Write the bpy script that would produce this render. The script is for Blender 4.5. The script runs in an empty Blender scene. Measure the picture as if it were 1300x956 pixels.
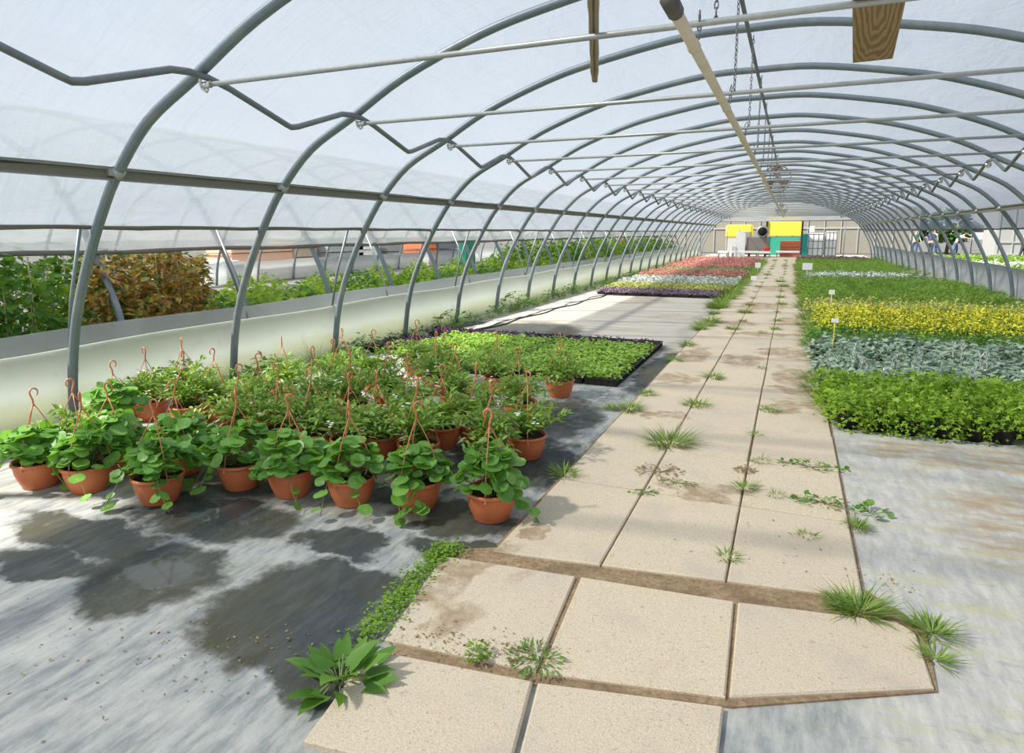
import bpy, math, random
import numpy as np
from mathutils import Vector, Matrix

rng = np.random.default_rng(11)
R_ = random.Random(5)
PI = math.pi
SC = bpy.context.scene
COL = SC.collection

# ------------------------------------------------------------------ camera
FPX, YAW, PITCH, ROLL, EYE = 822.0, -0.4037, -0.1658, -0.0033, 1.6


def cam_axes():
    f = np.array([math.sin(YAW) * math.cos(PITCH), math.cos(YAW) * math.cos(PITCH), math.sin(PITCH)])
    r = np.cross(f, [0, 0, 1]); r /= np.linalg.norm(r); u = np.cross(r, f)
    return r * math.cos(ROLL) + u * math.sin(ROLL), -r * math.sin(ROLL) + u * math.cos(ROLL), f


CR, CU, CF = cam_axes()


def spot(px, py, z=0.0):
    """where the sight line through a photo pixel meets the level z"""
    v = CF + CR * (px - 650) / FPX - CU * (py - 433.5) / FPX
    t = (z - EYE) / v[2]
    return Vector((v[0] * t, v[1] * t, z))


def at_x(px, py, X):
    v = CF + CR * (px - 650) / FPX - CU * (py - 433.5) / FPX
    t = X / v[0]
    return Vector((X, v[1] * t, EYE + v[2] * t))


def shown(x, y, z=0.2, m=40):
    p = np.array([x, y, z - EYE]); d = p @ CF
    if d < .3: return False
    X = 650 + FPX * (p @ CR) / d; Y = 433.5 - FPX * (p @ CU) / d
    return -m < X < 1300 + m and -m < Y < 956 + m


cd = bpy.data.cameras.new('camera'); cam = bpy.data.objects.new('camera', cd); COL.objects.link(cam)
cd.sensor_fit = 'HORIZONTAL'; cd.sensor_width = 36; cd.lens = FPX * 36 / 1300
cd.shift_y = -44.5 / 1300; cd.clip_start = .05; cd.clip_end = 500
M = Matrix.Identity(4)
for i in range(3):
    M[i][0], M[i][1], M[i][2] = CR[i], CU[i], -CF[i]
M[2][3] = EYE
cam.matrix_world = M
SC.camera = cam

# ------------------------------------------------------------------ materials
class NT:
    def __init__(s, name):
        s.m = bpy.data.materials.new(name); s.m.use_nodes = True
        s.t = s.m.node_tree; s.t.nodes.clear()
        s.out = s.t.nodes.new('ShaderNodeOutputMaterial')

    def n(s, typ, ins=None, **kw):
        nd = s.t.nodes.new('ShaderNode' + typ)
        for k, v in kw.items(): setattr(nd, k, v)
        for k, v in (ins or {}).items(): s.put(nd.inputs[k], v)
        return nd

    def put(s, sock, v):
        if isinstance(v, bpy.types.NodeSocket): s.t.links.new(v, sock)
        elif hasattr(v, 'outputs'): s.t.links.new(v.outputs[0], sock)
        else:
            if isinstance(v, (tuple, list)) and len(v) == 3 and sock.type == 'RGBA': v = (*v, 1)
            sock.default_value = v

    def math(s, op, a, b=0.0, c=None, clamp=False):
        nd = s.n('Math', {0: a, 1: b}, operation=op, use_clamp=clamp)
        if c is not None: s.put(nd.inputs[2], c)
        return nd.outputs[0]

    def mix(s, f, a, b, blend='MIX'):
        nd = s.n('Mix', data_type='RGBA', blend_type=blend)
        s.put(nd.inputs[0], f); s.put(nd.inputs[6], a); s.put(nd.inputs[7], b)
        return nd.outputs[2]

    def pos(s):
        return s.n('NewGeometry').outputs['Position']

    def scaled(s, v, sx, sy, sz, rot=0):
        return s.n('Mapping', {'Vector': v, 'Scale': (sx, sy, sz), 'Rotation': (0, 0, rot)}).outputs[0]

    def noise(s, v, scale, detail=4, rough=.55, dist=0):
        return s.n('TexNoise', {'Vector': v, 'Scale': scale, 'Detail': detail, 'Roughness': rough, 'Distortion': dist}).outputs[0]

    def step(s, x, a, b, lo=0.0, hi=1.0):
        nd = s.n('MapRange', {0: x, 1: a, 2: b, 3: lo, 4: hi}, interpolation_type='SMOOTHSTEP')
        return nd.outputs[0]

    def pbsdf(s, col, rough=.6, metal=0, normal=None, spec=.5, **k):
        nd = s.n('BsdfPrincipled', {'Base Color': col, 'Roughness': rough, 'Metallic': metal, 'Specular IOR Level': spec})
        if normal is not None: s.put(nd.inputs['Normal'], normal)
        for q, v in k.items(): s.put(nd.inputs[q], v)
        return nd.outputs[0]

    def bump(s, h, strength=.3, dist=.01):
        return s.n('Bump', {'Height': h, 'Strength': strength, 'Distance': dist}).outputs[0]

    def done(s, sh):
        s.put(s.out.inputs[0], sh); return s.m


def plain(name, col, rough=.6, metal=0, var=.12, scale=20, spec=.4):
    t = NT(name)
    n = t.noise(t.n('TexCoord').outputs['Object'], scale, 3)
    c = t.mix(n, tuple(x * (1 - var) for x in col), tuple(min(1, x * (1 + var)) for x in col))
    return t.done(t.pbsdf(c, rough, metal, spec=spec))


def galvanised(name, col, scale=30):
    t = NT(name); o = t.pos()
    n = t.noise(o, scale, 4, .6); m2 = t.noise(o, 3, 2)
    c = t.mix(t.step(n, .25, .8), tuple(x * .85 for x in col), col)
    c = t.mix(t.step(m2, .5, .75, 0, .5), c, (.34, .33, .30))
    return t.done(t.pbsdf(c, t.math('MULTIPLY_ADD', n, .3, .32), .45, spec=.5))


def leafmat(name, c1, c2, trans=.35, rough=.5, tint=(1.15, 1.1, .45), spots=False, spec=.35, far=1.0):
    t = NT(name)
    a = t.n('Attribute', attribute_name='rnd').outputs['Fac']
    oi = t.n('ObjectInfo').outputs['Random']
    c = t.mix(a, c1, c2)
    c = t.mix(t.math('MULTIPLY', oi, .45), c, tuple(x * .62 for x in c2))
    if spots:
        uv = t.n('UVMap', uv_map='uv').outputs[0]
        sx = t.n('SeparateXYZ', {0: uv})
        dx = t.math('SUBTRACT', sx.outputs[0], .5); dy = t.math('SUBTRACT', sx.outputs[1], .5)
        r = t.math('SQRT', t.math('ADD', t.math('MULTIPLY', dx, dx), t.math('MULTIPLY', dy, dy)))
        ang = t.math('ARCTAN2', dy, dx)
        vein = t.math('POWER', t.math('ABSOLUTE', t.math('COSINE', t.math('MULTIPLY', ang, 4.5))), 30)
        k = t.math('MAXIMUM', t.step(r, .02, .075, 1, 0), t.math('MULTIPLY', vein, t.step(r, .1, .48, .45, 0)))
        c = t.mix(t.math('MULTIPLY', k, .6), c, (.45, .58, .30))
    p = t.pbsdf(c, rough, spec=spec)
    tr = t.n('BsdfTranslucent', {'Color': t.mix(1.0, c, tint, 'MULTIPLY')})
    return t.done(t.n('MixShader', {0: trans, 1: p, 2: tr}).outputs[0])


def film(name, clear=.34, tint=(.255, .295, .345), dirt=.25):
    t = NT(name); o = t.pos()
    w = t.noise(t.scaled(o, 2.2, .8, 2.2), 1.6, 5, .6, .6)
    w2 = t.noise(t.scaled(o, 1, 6, 1), 1.3, 3, .5, 1.5)
    h = t.math('ADD', w, t.math('MULTIPLY', w2, .35))
    nrm = t.bump(h, .35, .10)
    lo = t.noise(o, .7, 3)
    col = t.mix(t.step(lo, .35, .75, 0, dirt), tint, (.30, .31, .33))
    trl = t.n('BsdfTranslucent', {'Color': col, 'Normal': nrm})
    dif = t.n('BsdfDiffuse', {'Color': col, 'Normal': nrm})
    gl = t.n('BsdfGlossy', {'Color': (1, 1, 1), 'Roughness': .25, 'Normal': nrm})
    s1 = t.n('MixShader', {0: .22, 1: trl, 2: dif})
    tp = t.n('BsdfTransparent', {'Color': (.95, .97, .99)})
    s2 = t.n('MixShader', {0: t.math('MULTIPLY_ADD', w, .10, 1 - clear - .05), 1: tp, 2: s1})
    s3 = t.n('MixShader', {0: .03, 1: s2, 2: gl})
    return t.done(s3.outputs[0])


def blobs(t, x, y, lst):
    """union of soft ellipses (cx, cy, rx, ry) as a 0..1 mask"""
    acc = None
    for cx, cy, rx, ry in lst:
        a = t.math('DIVIDE', t.math('SUBTRACT', x, cx), rx); b = t.math('DIVIDE', t.math('SUBTRACT', y, cy), ry)
        d = t.math('ADD', t.math('MULTIPLY', a, a), t.math('MULTIPLY', b, b))
        v = t.step(d, .75, 1.5, 1, 0)
        acc = v if acc is None else t.math('MAXIMUM', acc, v)
    return acc


def floor_mat():
    t = NT('weed_mat_sheet'); o = t.pos()
    warp = t.n('VectorMath', {0: o, 1: t.n('VectorMath', {0: t.n('TexNoise', {'Vector': o, 'Scale': 3.5, 'Detail': 7, 'Roughness': .62}).outputs[1], 1: (.55, .55, 0)}, operation='MULTIPLY').outputs[0]}, operation='ADD').outputs[0]
    sw = t.n('SeparateXYZ', {0: warp}); xw, yw = t.math('SUBTRACT', sw.outputs[0], .28), t.math('SUBTRACT', sw.outputs[1], .28)
    s = t.n('SeparateXYZ', {0: o}); x, y = s.outputs[0], s.outputs[1]
    streak = t.noise(t.scaled(o, 9, 2.2, 1, .35), 2.0, 7, .68)
    fine = t.noise(o, 55, 4, .7)
    mid = t.noise(o, 3.2, 6, .65)
    big = t.noise(o, 1.1, 4, .6)
    base = t.mix(t.step(streak, .3, .68), (.215, .235, .24), (.455, .445, .415))
    base = t.mix(t.step(mid, .45, .72, 0, .6), base, (.54, .53, .49))
    base = t.mix(t.step(t.noise(o, 5.5, 5, .7), .6, .75, 0, .4), base, (.42, .36, .28))
    # algae on both sides
    alg = t.math('MULTIPLY', t.step(t.noise(t.scaled(o, 1.0, 2.6, 1), 2.3, 6, .65), .5, .68), t.step(y, 1.2, 3.2))
    base = t.mix(t.math('MULTIPLY', alg, .5), base, (.36, .36, .20))
    # beige, swept stretch further down the house with bars across
    xs = t.noise(t.scaled(o, .5, 7, 1), 1.2, 6, .65)
    tan = t.mix(t.step(xs, .32, .68), (.40, .36, .30), (.60, .55, .47))
    tan = t.mix(t.math('MULTIPLY', blobs(t, xw, yw, [(-3.2, 15.3, .6, .8), (-2.0, 12.5, .4, .5)]), t.step(t.noise(o, 2.4, 7, .7), .38, .75)), tan, (.40, .28, .18))
    left = t.step(x, .1, -.2)
    f2 = t.math('MULTIPLY', t.step(y, 6.0, 9.6), left)
    base = t.mix(f2, base, tan)
    # pale right-hand sheet
    rt = t.mix(t.step(streak, .3, .7), (.41, .405, .385), (.61, .575, .52))
    rt = t.mix(t.step(t.noise(t.scaled(o, 1.5, 5, 1), 1.7, 6, .7), .48, .66, 0, .65), rt, (.50, .49, .27))
    rt = t.mix(t.step(t.noise(t.scaled(o, 2, 6, 1), 2.6, 6, .7), .55, .7, 0, .55), rt, (.27, .29, .31))
    rt = t.mix(t.step(t.noise(t.scaled(o, 3, 6, 1), 5.0, 5, .7), .58, .7, 0, .5), rt, (.36, .28, .20))
    rt = t.mix(t.math('MULTIPLY', blobs(t, xw, yw, [(1.6, 4.15, .7, .7), (1.3, 5.35, .9, .25)]), t.step(t.noise(t.scaled(o, 1.5, 4, 1), 2.0, 7, .7), .36, .66)), rt, (.40, .31, .20))
    base = t.mix(t.step(x, .2, .4), base, rt)
    base = t.mix(t.step(fine, .62, .74, 0, .5), base, (.26, .22, .17))
    # water stains and puddles on the sheet, plus painted shadows beside the pots
    def g(px, py, hw, hh):
        c = spot(px, py); return (c.x, c.y, (spot(px + hw, py) - spot(px - hw, py)).length / 2, (spot(px, py - hh) - spot(px, py + hh)).length / 2)
    wet_shade = blobs(t, xw, yw, [g(190, 728, 100, 34), g(50, 716, 75, 16), g(365, 775, 105, 60), g(430, 740, 70, 25), g(400, 840, 80, 40), g(110, 676, 120, 16), g(270, 655, 120, 22), g(430, 690, 60, 16), g(570, 655, 80, 20),
                            g(695, 592, 28, 30), g(640, 575, 60, 30), g(480, 600, 120, 30), g(300, 590, 160, 26), g(700, 530, 60, 25), g(660, 424, 70, 16), g(720, 436, 120, 7), g(600, 415, 60, 7), g(840, 470, 25, 26), g(580, 700, 60, 16)])
    wet_shade = t.math('MULTIPLY', wet_shade, t.step(t.noise(o, 5, 6, .7), .14, .38))
    wet_shade_col = t.mix(t.step(big, .35, .65), (.028, .036, .043), (.062, .058, .03))
    wet_shade_col = t.mix(t.step(streak, .4, .75, 0, .5), wet_shade_col, (.085, .10, .10))
    base = t.mix(t.math('MULTIPLY', wet_shade, .93), base, wet_shade_col)
    pud = t.math('MULTIPLY', blobs(t, xw, yw, [g(195, 728, 70, 22), g(275, 652, 80, 16)]), t.step(t.noise(o, 2.6, 4), .36, .46))
    rough = t.math('MULTIPLY_ADD', wet_shade, -.12, .75)
    rough = t.math('MULTIPLY_ADD', pud, -.55, rough, clamp=True)
    bm = t.math('MULTIPLY', t.math('ADD', fine, t.math('MULTIPLY', streak, 2)), t.math('MULTIPLY_ADD', pud, -1, 1))
    return t.done(t.pbsdf(base, rough, normal=t.bump(bm, .35, .006), spec=t.math('MULTIPLY_ADD', pud, .15, .2)))


def slab_mat():
    t = NT('concrete_slab'); o = t.pos(); s = t.n('SeparateXYZ', {0: o}); x, y = s.outputs[0], s.outputs[1]
    oi = t.n('ObjectInfo').outputs['Random']
    sp = t.noise(o, 190, 3, .8); sp2 = t.noise(o, 75, 3, .75); big = t.noise(o, 2.3, 5, .6)
    c = t.mix(t.step(sp, .3, .7), (.50, .40, .275), (.80, .685, .51))
    c = t.mix(t.step(sp2, .57, .72, 0, .85), c, (.30, .25, .195))
    c = t.mix(t.step(t.noise(o, 22, 4, .7), .64, .72, 0, .5), c, (.25, .19, .14))
    c = t.mix(t.step(sp2, .30, .22, 0, .5), c, (.85, .78, .68))
    c = t.mix(t.math('MULTIPLY', oi, .22), c, (.52, .44, .36))
    c = t.mix(t.step(big, .48, .74, 0, .6), c, (.48, .41, .335))
    warp = t.n('VectorMath', {0: o, 1: t.n('VectorMath', {0: t.n('TexNoise', {'Vector': o, 'Scale': 3.5, 'Detail': 5}).outputs[1], 1: (.7, 1.1, 0)}, operation='MULTIPLY').outputs[0]}, operation='ADD').outputs[0]
    sw = t.n('SeparateXYZ', {0: warp}); xw, yw = t.math('SUBTRACT', sw.outputs[0], .35), t.math('SUBTRACT', sw.outputs[1], .55)
    dirt = blobs(t, xw, yw, [(.15, 7.5, .22, .75), (-1.1, 8.6, .2, .5), (-1.05, 7.1, .25, .3), (.05, 9.2, .3, .4), (-.45, 8.4, .2, .3), (-1.32, 2.45, .16, .3), (-1.2, 2.95, .1, .08), (.1, 12.5, .3, .6), (-.5, 15, .5, .7), (-.2, 20, .6, .8), (-.45, 3.9, .3, .12), (-.9, 5.6, .2, .12), (.1, 6.3, .25, .15), (-.2, 10.8, .5, .2), (-.9, 12, .4, .3)])
    dirt = t.math('MULTIPLY', dirt, t.step(t.noise(o, 7, 8, .75), .3, .62))
    c = t.mix(t.math('MULTIPLY', dirt, .8), c, (.30, .20, .11))
    return t.done(t.pbsdf(c, .85, normal=t.bump(t.math('ADD', sp, t.math('MULTIPLY', sp2, 2)), .35, .004), spec=.25))


def soil_mat(name, c1, c2, scale=40):
    t = NT(name); o = t.pos(); n = t.noise(o, scale, 6, .75); n2 = t.noise(o, scale / 8, 4, .6)
    c = t.mix(t.step(n, .3, .7), c1, c2); c = t.mix(t.step(n2, .4, .7, 0, .5), c, tuple(x * .6 for x in c1))
    return t.done(t.pbsdf(c, .95, normal=t.bump(n, .8, .012), spec=.15))


def wall_mat(name, col, stain, clear=0.0, top=.65):
    t = NT(name); o = t.pos(); s = t.n('SeparateXYZ', {0: o})
    n = t.noise(t.scaled(o, 1, .5, 1.5), 2.0, 5, .6); f = t.noise(o, 9, 4)
    st = t.math('MULTIPLY', t.step(t.math('ADD', s.outputs[2], t.math('MULTIPLY', n, .35)), .28, .55, 1, 0), .75)
    c = t.mix(st, col, stain)
    c = t.mix(t.step(f, .55, .8, 0, .3), c, tuple(x * .75 for x in col))
    d = t.n('BsdfDiffuse', {'Color': c}); tr = t.n('BsdfTranslucent', {'Color': c})
    m = t.n('MixShader', {0: .5, 1: d, 2: tr})
    if clear: m = t.n('MixShader', {0: clear, 1: m, 2: t.n('BsdfTransparent', {'Color': (1, 1, 1)})})
    g = t.n('MixShader', {0: .03, 1: m, 2: t.n('BsdfGlossy', {'Roughness': .35})})
    return t.done(g.outputs[0])


def wood_mat(name, c1, c2):
    t = NT(name); o = t.n('TexCoord').outputs['Object']
    w = t.n('TexWave', {'Vector': t.scaled(o, 15, 1.5, 15), 'Scale': 1.0, 'Distortion': 7.5, 'Detail': 2.0, 'Detail Scale': 1.2}, wave_type='RINGS', rings_direction='Z').outputs[1]
    c = t.mix(t.step(w, .15, .85), c1, c2)
    return t.done(t.pbsdf(c, .7, normal=t.bump(w, .2, .002)))


MAT = dict(
    floor=floor_mat(), slab=slab_mat(),
    soil=soil_mat('dry_soil', (.24, .16, .09), (.50, .36, .22), 45),
    potsoil=soil_mat('dark_compost', (.030, .022, .016), (.10, .075, .055), 120),
    yard=soil_mat('yard_ground', (.15, .15, .145), (.22, .215, .20), 9),
    earth=soil_mat('planting_earth', (.10, .085, .06), (.22, .19, .14), 30),
    film=film('polythene_film'), nfilm=film('pale_polythene', .12, (.86, .87, .88), .1),  # nfilm is the same film with its tint raised to look brighter
    wall=wall_mat('side_sheet', (.88, .91, .86), (.78, .80, .58)),
    nwall=wall_mat('shaded_side_sheet', (.80, .83, .83), (.66, .68, .62), .2),  # same sheet as the left wall, its shade put into a greyer colour
    rwall=wall_mat('grey_right_sheet', (.66, .68, .70), (.60, .62, .50), .06),
    hoop=galvanised('galvanised_hoop', (.22, .265, .29)),
    tie=galvanised('zinc_tube', (.46, .48, .46)),
    zig=galvanised('dull_brace_tube', (.21, .23, .24)),
    chrome=plain('zinc_clamp', (.75, .75, .74), .25, .8),
    rail=plain('olive_rail', (.21, .205, .155), .6, .15), railtop=plain('rail_lip', (.25, .25, .21), .5, .2),
    pipe=plain('cream_plastic_pipe', (.66, .59, .44), .5, 0, .15, 8),
    darkcap=plain('dark_rubber', (.10, .09, .08), .6),
    steel=plain('chain_steel', (.22, .215, .21), .4, .6),
    hem=plain('muddy_hem', (.17, .155, .13), .8),
    board=wood_mat('planed_board', (.34, .23, .11), (.20, .125, .055)),
    bark=plain('split_cane', (.33, .25, .16), .8, 0, .2, 12),
    pot=plain('terracotta_plastic', (.60, .175, .065), .42, 0, .10, 14, .5),
    hang=plain('orange_plastic_hanger', (.66, .24, .12), .4, 0, .08),
    blackpot=plain('black_plastic', (.018, .018, .02), .42, 0, .2),
    cane=plain('bamboo_cane', (.58, .48, .30), .6),
    white=plain('white_plastic', (.86, .86, .84), .5, 0, .03), petal=plain('white_petal', (.92, .92, .90), .5, 0, .03),
    brown=plain('brown_fan_blade', (.20, .15, .12), .5),
    yellow=plain('yellow_cladding', (.90, .72, .06), .6, 0, .04, 3), green=plain('green_cladding', (.03, .30, .20), .6, 0, .06, 3),
    teal=plain('teal_panel', (.02, .33, .30), .5), brick=plain('orange_crate', (.72, .22, .10), .6, 0, .15, 10),
    machine=plain('grey_brown_machine', (.30, .27, .24), .6, .2), black=plain('black_void', (.01, .01, .012), .8),
    duct=plain('grey_duct', (.5, .51, .5), .5, .5), red=plain('red_plastic', (.75, .05, .04), .5),
    beigeclad=plain('beige_cladding', (.30, .28, .235), .8, 0, .1, 1.5), greyplas=plain('grey_plastic', (.42, .43, .43), .6), clad=plain('pale_grey_cladding', (.40, .40, .385), .7, 0, .06, 2),
    clad2=plain('slate_roofing', (.20, .22, .25), .8), bluep=plain('blue_plastic', (.10, .22, .55), .5), paleorange=plain('peach_sheeting', (.85, .52, .36), .7),
    tan=plain('tan_cardboard', (.62, .48, .34), .8), umbrella=plain('dark_parasol_cloth', (.16, .13, .13), .8), bark2=plain('tree_bark', (.16, .12, .08), .9),
    skin=plain('skin', (.62, .40, .29), .5, 0, .05), jeans=plain('blue_denim', (.06, .11, .24), .8), shirt=plain('white_shirt', (.84, .85, .86), .8),
    orange=plain('orange_shirt', (.80, .30, .10), .8), greenshirt=plain('green_shirt', (.10, .38, .20), .8), grey_trousers=plain('dark_trousers', (.05, .055, .07), .8), hair=plain('dark_hair', (.03, .022, .018), .6), darkblue=plain('dark_blue_shirt', (.05, .08, .18), .8),
    nast=leafmat('round_leaf', (.11, .29, .04), (.25, .52, .09), .36, .42, (1.2, 1.15, .5), True, .5),
    stem=leafmat('pale_stem', (.22, .34, .10), (.34, .42, .16), .2),
    jas=leafmat('narrow_leaf', (.13, .27, .04), (.34, .53, .10), .36, .45),
    basil=leafmat('lime_leaf', (.26, .50, .07), (.52, .74, .16), .38, .45),
    purp=leafmat('purple_leaf', (.035, .016, .045), (.115, .055, .115), .2, .5, (1.1, .7, 1)),
    pars=leafmat('bright_leaf', (.13, .29, .025), (.46, .66, .08), .38, .5),
    silv=leafmat('silver_leaf', (.20, .33, .22), (.50, .60, .46), .15, .75, (1, 1, .9), spec=.2),
    whitefelt=leafmat('felted_leaf', (.55, .62, .55), (.74, .78, .72), .15, .8, (1, 1, .95), spec=.1),
    yel=leafmat('yellow_flower', (.84, .76, .03), (.95, .92, .10), .3, .6, (1, .95, .3)),
    ygr=leafmat('pale_yellow_green', (.42, .50, .12), (.66, .66, .24), .3, .6),
    dgr=leafmat('mid_green_leaf', (.075, .20, .03), (.19, .38, .07), .32, .55),
    fea=leafmat('feathery_leaf', (.13, .29, .04), (.38, .55, .12), .35, .6),
    ggr=leafmat('grey_green_leaf', (.16, .30, .13), (.32, .45, .24), .25, .65),
    pink=leafmat('pink_flower', (.62, .20, .20), (.86, .42, .38), .3, .6, (1.1, .8, .8)),
    mauve=leafmat('mauve_leaf', (.20, .13, .19), (.40, .29, .36), .2, .6, (1, .8, 1)),
    grass=leafmat('grass_blade', (.13, .27, .035), (.36, .48, .11), .35, .5), dry=leafmat('withered_stem', (.20, .14, .07), (.42, .34, .17), .2, .8),
    weed=leafmat('weed_leaf', (.09, .24, .035), (.21, .42, .07), .35, .45), clover=leafmat('creeping_leaf', (.12, .28, .03), (.32, .52, .06), .35, .5),
    rust=leafmat('autumn_leaf', (.34, .15, .05), (.92, .64, .14), .35, .6, (1.1, .9, .4)), tree=leafmat('tree_leaf', (.04, .11, .025), (.12, .25, .05), .3, .6),
    purpbr=leafmat('purple_brown_leaf', (.17, .11, .09), (.34, .25, .20), .2, .7, (1, .8, .8)),
)

# ------------------------------------------------------------------ mesh building
class MB:
    def __init__(s):
        s.v = []; s.nv = 0; s.fl = []; s.uv = []; s.rn = []; s.mi = []; s.sm = []

    def add(s, verts, faces, mi=0, rn=None, uv=None, smooth=False):
        b = s.nv; verts = np.asarray(verts, float); s.v.append(verts); s.nv += len(verts)
        for k, f in enumerate(faces):
            s.fl.append([b + i for i in f]); s.mi.append(mi); s.sm.append(smooth)
            s.rn.append(R_.random() if rn is None else (rn if np.isscalar(rn) else rn[k]))
            s.uv.append([(0.5, 0.5)] * len(f) if uv is None else [tuple(uv[i]) for i in f])
        return s

    def box(s, c, size, rot=None, mi=0, bevel=0):
        x, y, z = (np.array(size) / 2)
        if bevel:
            b = bevel; pts = []
            for zz, ins in ((-z, b), (-z + b, 0), (z - b, 0), (z, b)):
                X, Y = x - ins, y - ins; q = b
                pts += [(-X + q, -Y, zz), (X - q, -Y, zz), (X, -Y + q, zz), (X, Y - q, zz), (X - q, Y, zz), (-X + q, Y, zz), (-X, Y - q, zz), (-X, -Y + q, zz)]
            f = [list(range(7, -1, -1)), list(range(24, 32))]
            for l in range(3):
                for i in range(8): f.append([l * 8 + i, l * 8 + (i + 1) % 8, l * 8 + 8 + (i + 1) % 8, l * 8 + 8 + i])
            v = np.array(pts)
        else:
            v = np.array([(sx * x, sy * y, sz * z) for sz in (-1, 1) for sy in (-1, 1) for sx in (-1, 1)])
            f = [(0, 2, 3, 1), (4, 5, 7, 6), (0, 1, 5, 4), (2, 6, 7, 3), (0, 4, 6, 2), (1, 3, 7, 5)]
        if rot is not None: v = v @ np.array(rot.to_3x3()).T
        return s.add(v + np.array(c), f, mi)

    def tube(s, pts, r, n=8, mi=0, closed=False, cap=True, rn=None):
        P = [Vector(p) for p in pts]; m = len(P)
        rr = [r] * m if np.isscalar(r) else list(r)
        T = []
        for i in range(m):
            a = P[(i - 1) % m] if closed else P[max(i - 1, 0)]; b = P[(i + 1) % m] if closed else P[min(i + 1, m - 1)]
            d = (b - a); T.append(d.normalized() if d.length > 1e-9 else Vector((0, 0, 1)))
        u = T[0].orthogonal().normalized(); V = []
        for i in range(m):
            u = (u - T[i] * u.dot(T[i])); u = u.normalized() if u.length > 1e-6 else T[i].orthogonal().normalized()
            w = T[i].cross(u)
            for k in range(n):
                a = 2 * PI * k / n; V.append(P[i] + (u * math.cos(a) + w * math.sin(a)) * rr[i])
        F = []
        for i in range(m if closed else m - 1):
            j = (i + 1) % m
            for k in range(n): F.append((i * n + k, i * n + (k + 1) % n, j * n + (k + 1) % n, j * n + k))
        if cap and not closed:
            F.append(list(range(n - 1, -1, -1))); F.append([(m - 1) * n + k for k in range(n)])
        return s.add([tuple(q) for q in V], F, mi, R_.random() if rn is None else rn, None, True)

    def lathe(s, prof, n=24, c=(0, 0, 0), mi=0, smooth=True):
        V = []; F = []
        for r, z in prof:
            for k in range(n):
                a = 2 * PI * k / n; V.append((c[0] + r * math.cos(a), c[1] + r * math.sin(a), c[2] + z))
        for i in range(len(prof) - 1):
            for k in range(n): F.append((i * n + k, i * n + (k + 1) % n, (i + 1) * n + (k + 1) % n, (i + 1) * n + k))
        return s.add(V, F, mi, .5, None, smooth)

    def disc(s, r, z, n=24, c=(0, 0), mi=0, wob=0):
        V = [(c[0], c[1], z + wob)] + [(c[0] + r * math.cos(2 * PI * k / n), c[1] + r * math.sin(2 * PI * k / n), z + (R_.random() - .5) * wob) for k in range(n)]
        return s.add(V, [(0, 1 + k, 1 + (k + 1) % n) for k in range(n)], mi, .5)

    def leaves(s, tpl, pos, d, nrm, L, W=None, mi=0, rn=None):
        tv, tf, tuv = tpl; pos = np.asarray(pos, float); N = len(pos)
        if N == 0: return s
        d = np.asarray(d, float); d = d / (np.linalg.norm(d, axis=1, keepdims=True) + 1e-9)
        nrm = np.asarray(nrm, float); sd = np.cross(nrm, d); sd /= (np.linalg.norm(sd, axis=1, keepdims=True) + 1e-9); nn = np.cross(d, sd)
        L = np.broadcast_to(L, (N,)); W = L if W is None else np.broadcast_to(W, (N,))
        V = pos[:, None, :] + d[:, None, :] * (tv[None, :, 0:1] * L[:, None, None]) + sd[:, None, :] * (tv[None, :, 1:2] * W[:, None, None]) + nn[:, None, :] * (tv[None, :, 2:3] * L[:, None, None])
        rn = rng.random(N) if rn is None else np.broadcast_to(rn, (N,))
        b = s.nv; k = len(tv); s.v.append(V.reshape(-1, 3)); s.nv += N * k
        for i in range(N):
            for f in tf:
                s.fl.append([b + i * k + q for q in f]); s.mi.append(mi); s.sm.append(True); s.rn.append(float(rn[i])); s.uv.append([tuple(tuv[q]) for q in f])
        return s

    def mesh(s, name, mats):
        me = bpy.data.meshes.new(name)
        V = np.concatenate(s.v) if s.v else np.zeros((0, 3))
        me.vertices.add(len(V)); me.vertices.foreach_set('co', V.ravel())
        lens = np.array([len(f) for f in s.fl]); tot = int(lens.sum())
        me.loops.add(tot); me.polygons.add(len(lens))
        me.loops.foreach_set('vertex_index', np.concatenate([np.array(f) for f in s.fl]))
        me.polygons.foreach_set('loop_start', np.concatenate([[0], np.cumsum(lens)[:-1]]))
        me.polygons.foreach_set('material_index', np.array(s.mi, dtype=np.int32))
        me.polygons.foreach_set('use_smooth', np.array(s.sm, dtype=bool))
        me.update(calc_edges=True)
        a = me.attributes.new('rnd', 'FLOAT', 'FACE'); a.data.foreach_set('value', np.array(s.rn, dtype=np.float32))
        u = me.uv_layers.new(name='uv'); u.data.foreach_set('uv', np.array([c for f in s.uv for c in f], dtype=np.float32).ravel())
        for m in (mats if isinstance(mats, (list, tuple)) else [mats]): me.materials.append(MAT[m] if isinstance(m, str) else m)
        return me

    def build(s, name, mats, parent=None, loc=(0, 0, 0), rz=0):
        o = bpy.data.objects.new(name, s.mesh(name, mats)); COL.objects.link(o)
        o.location = loc; o.rotation_euler = (0, 0, rz)
        if parent: o.parent = parent
        return o


def tag(o, label, cat, group=None, kind=None):
    if label: o['label'] = label
    if cat: o['category'] = cat
    if group: o['group'] = group
    if kind: o['kind'] = kind
    return o


def empty(name, loc=(0, 0, 0), rz=0):
    o = bpy.data.objects.new(name, None); COL.objects.link(o); o.location = loc; o.rotation_euler = (0, 0, rz); o.empty_display_size = .05
    return o


def structure(o, name=None):
    o['kind'] = 'structure'; return o


def kids(o): return [c for c in o.children]


KID = {}


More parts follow.
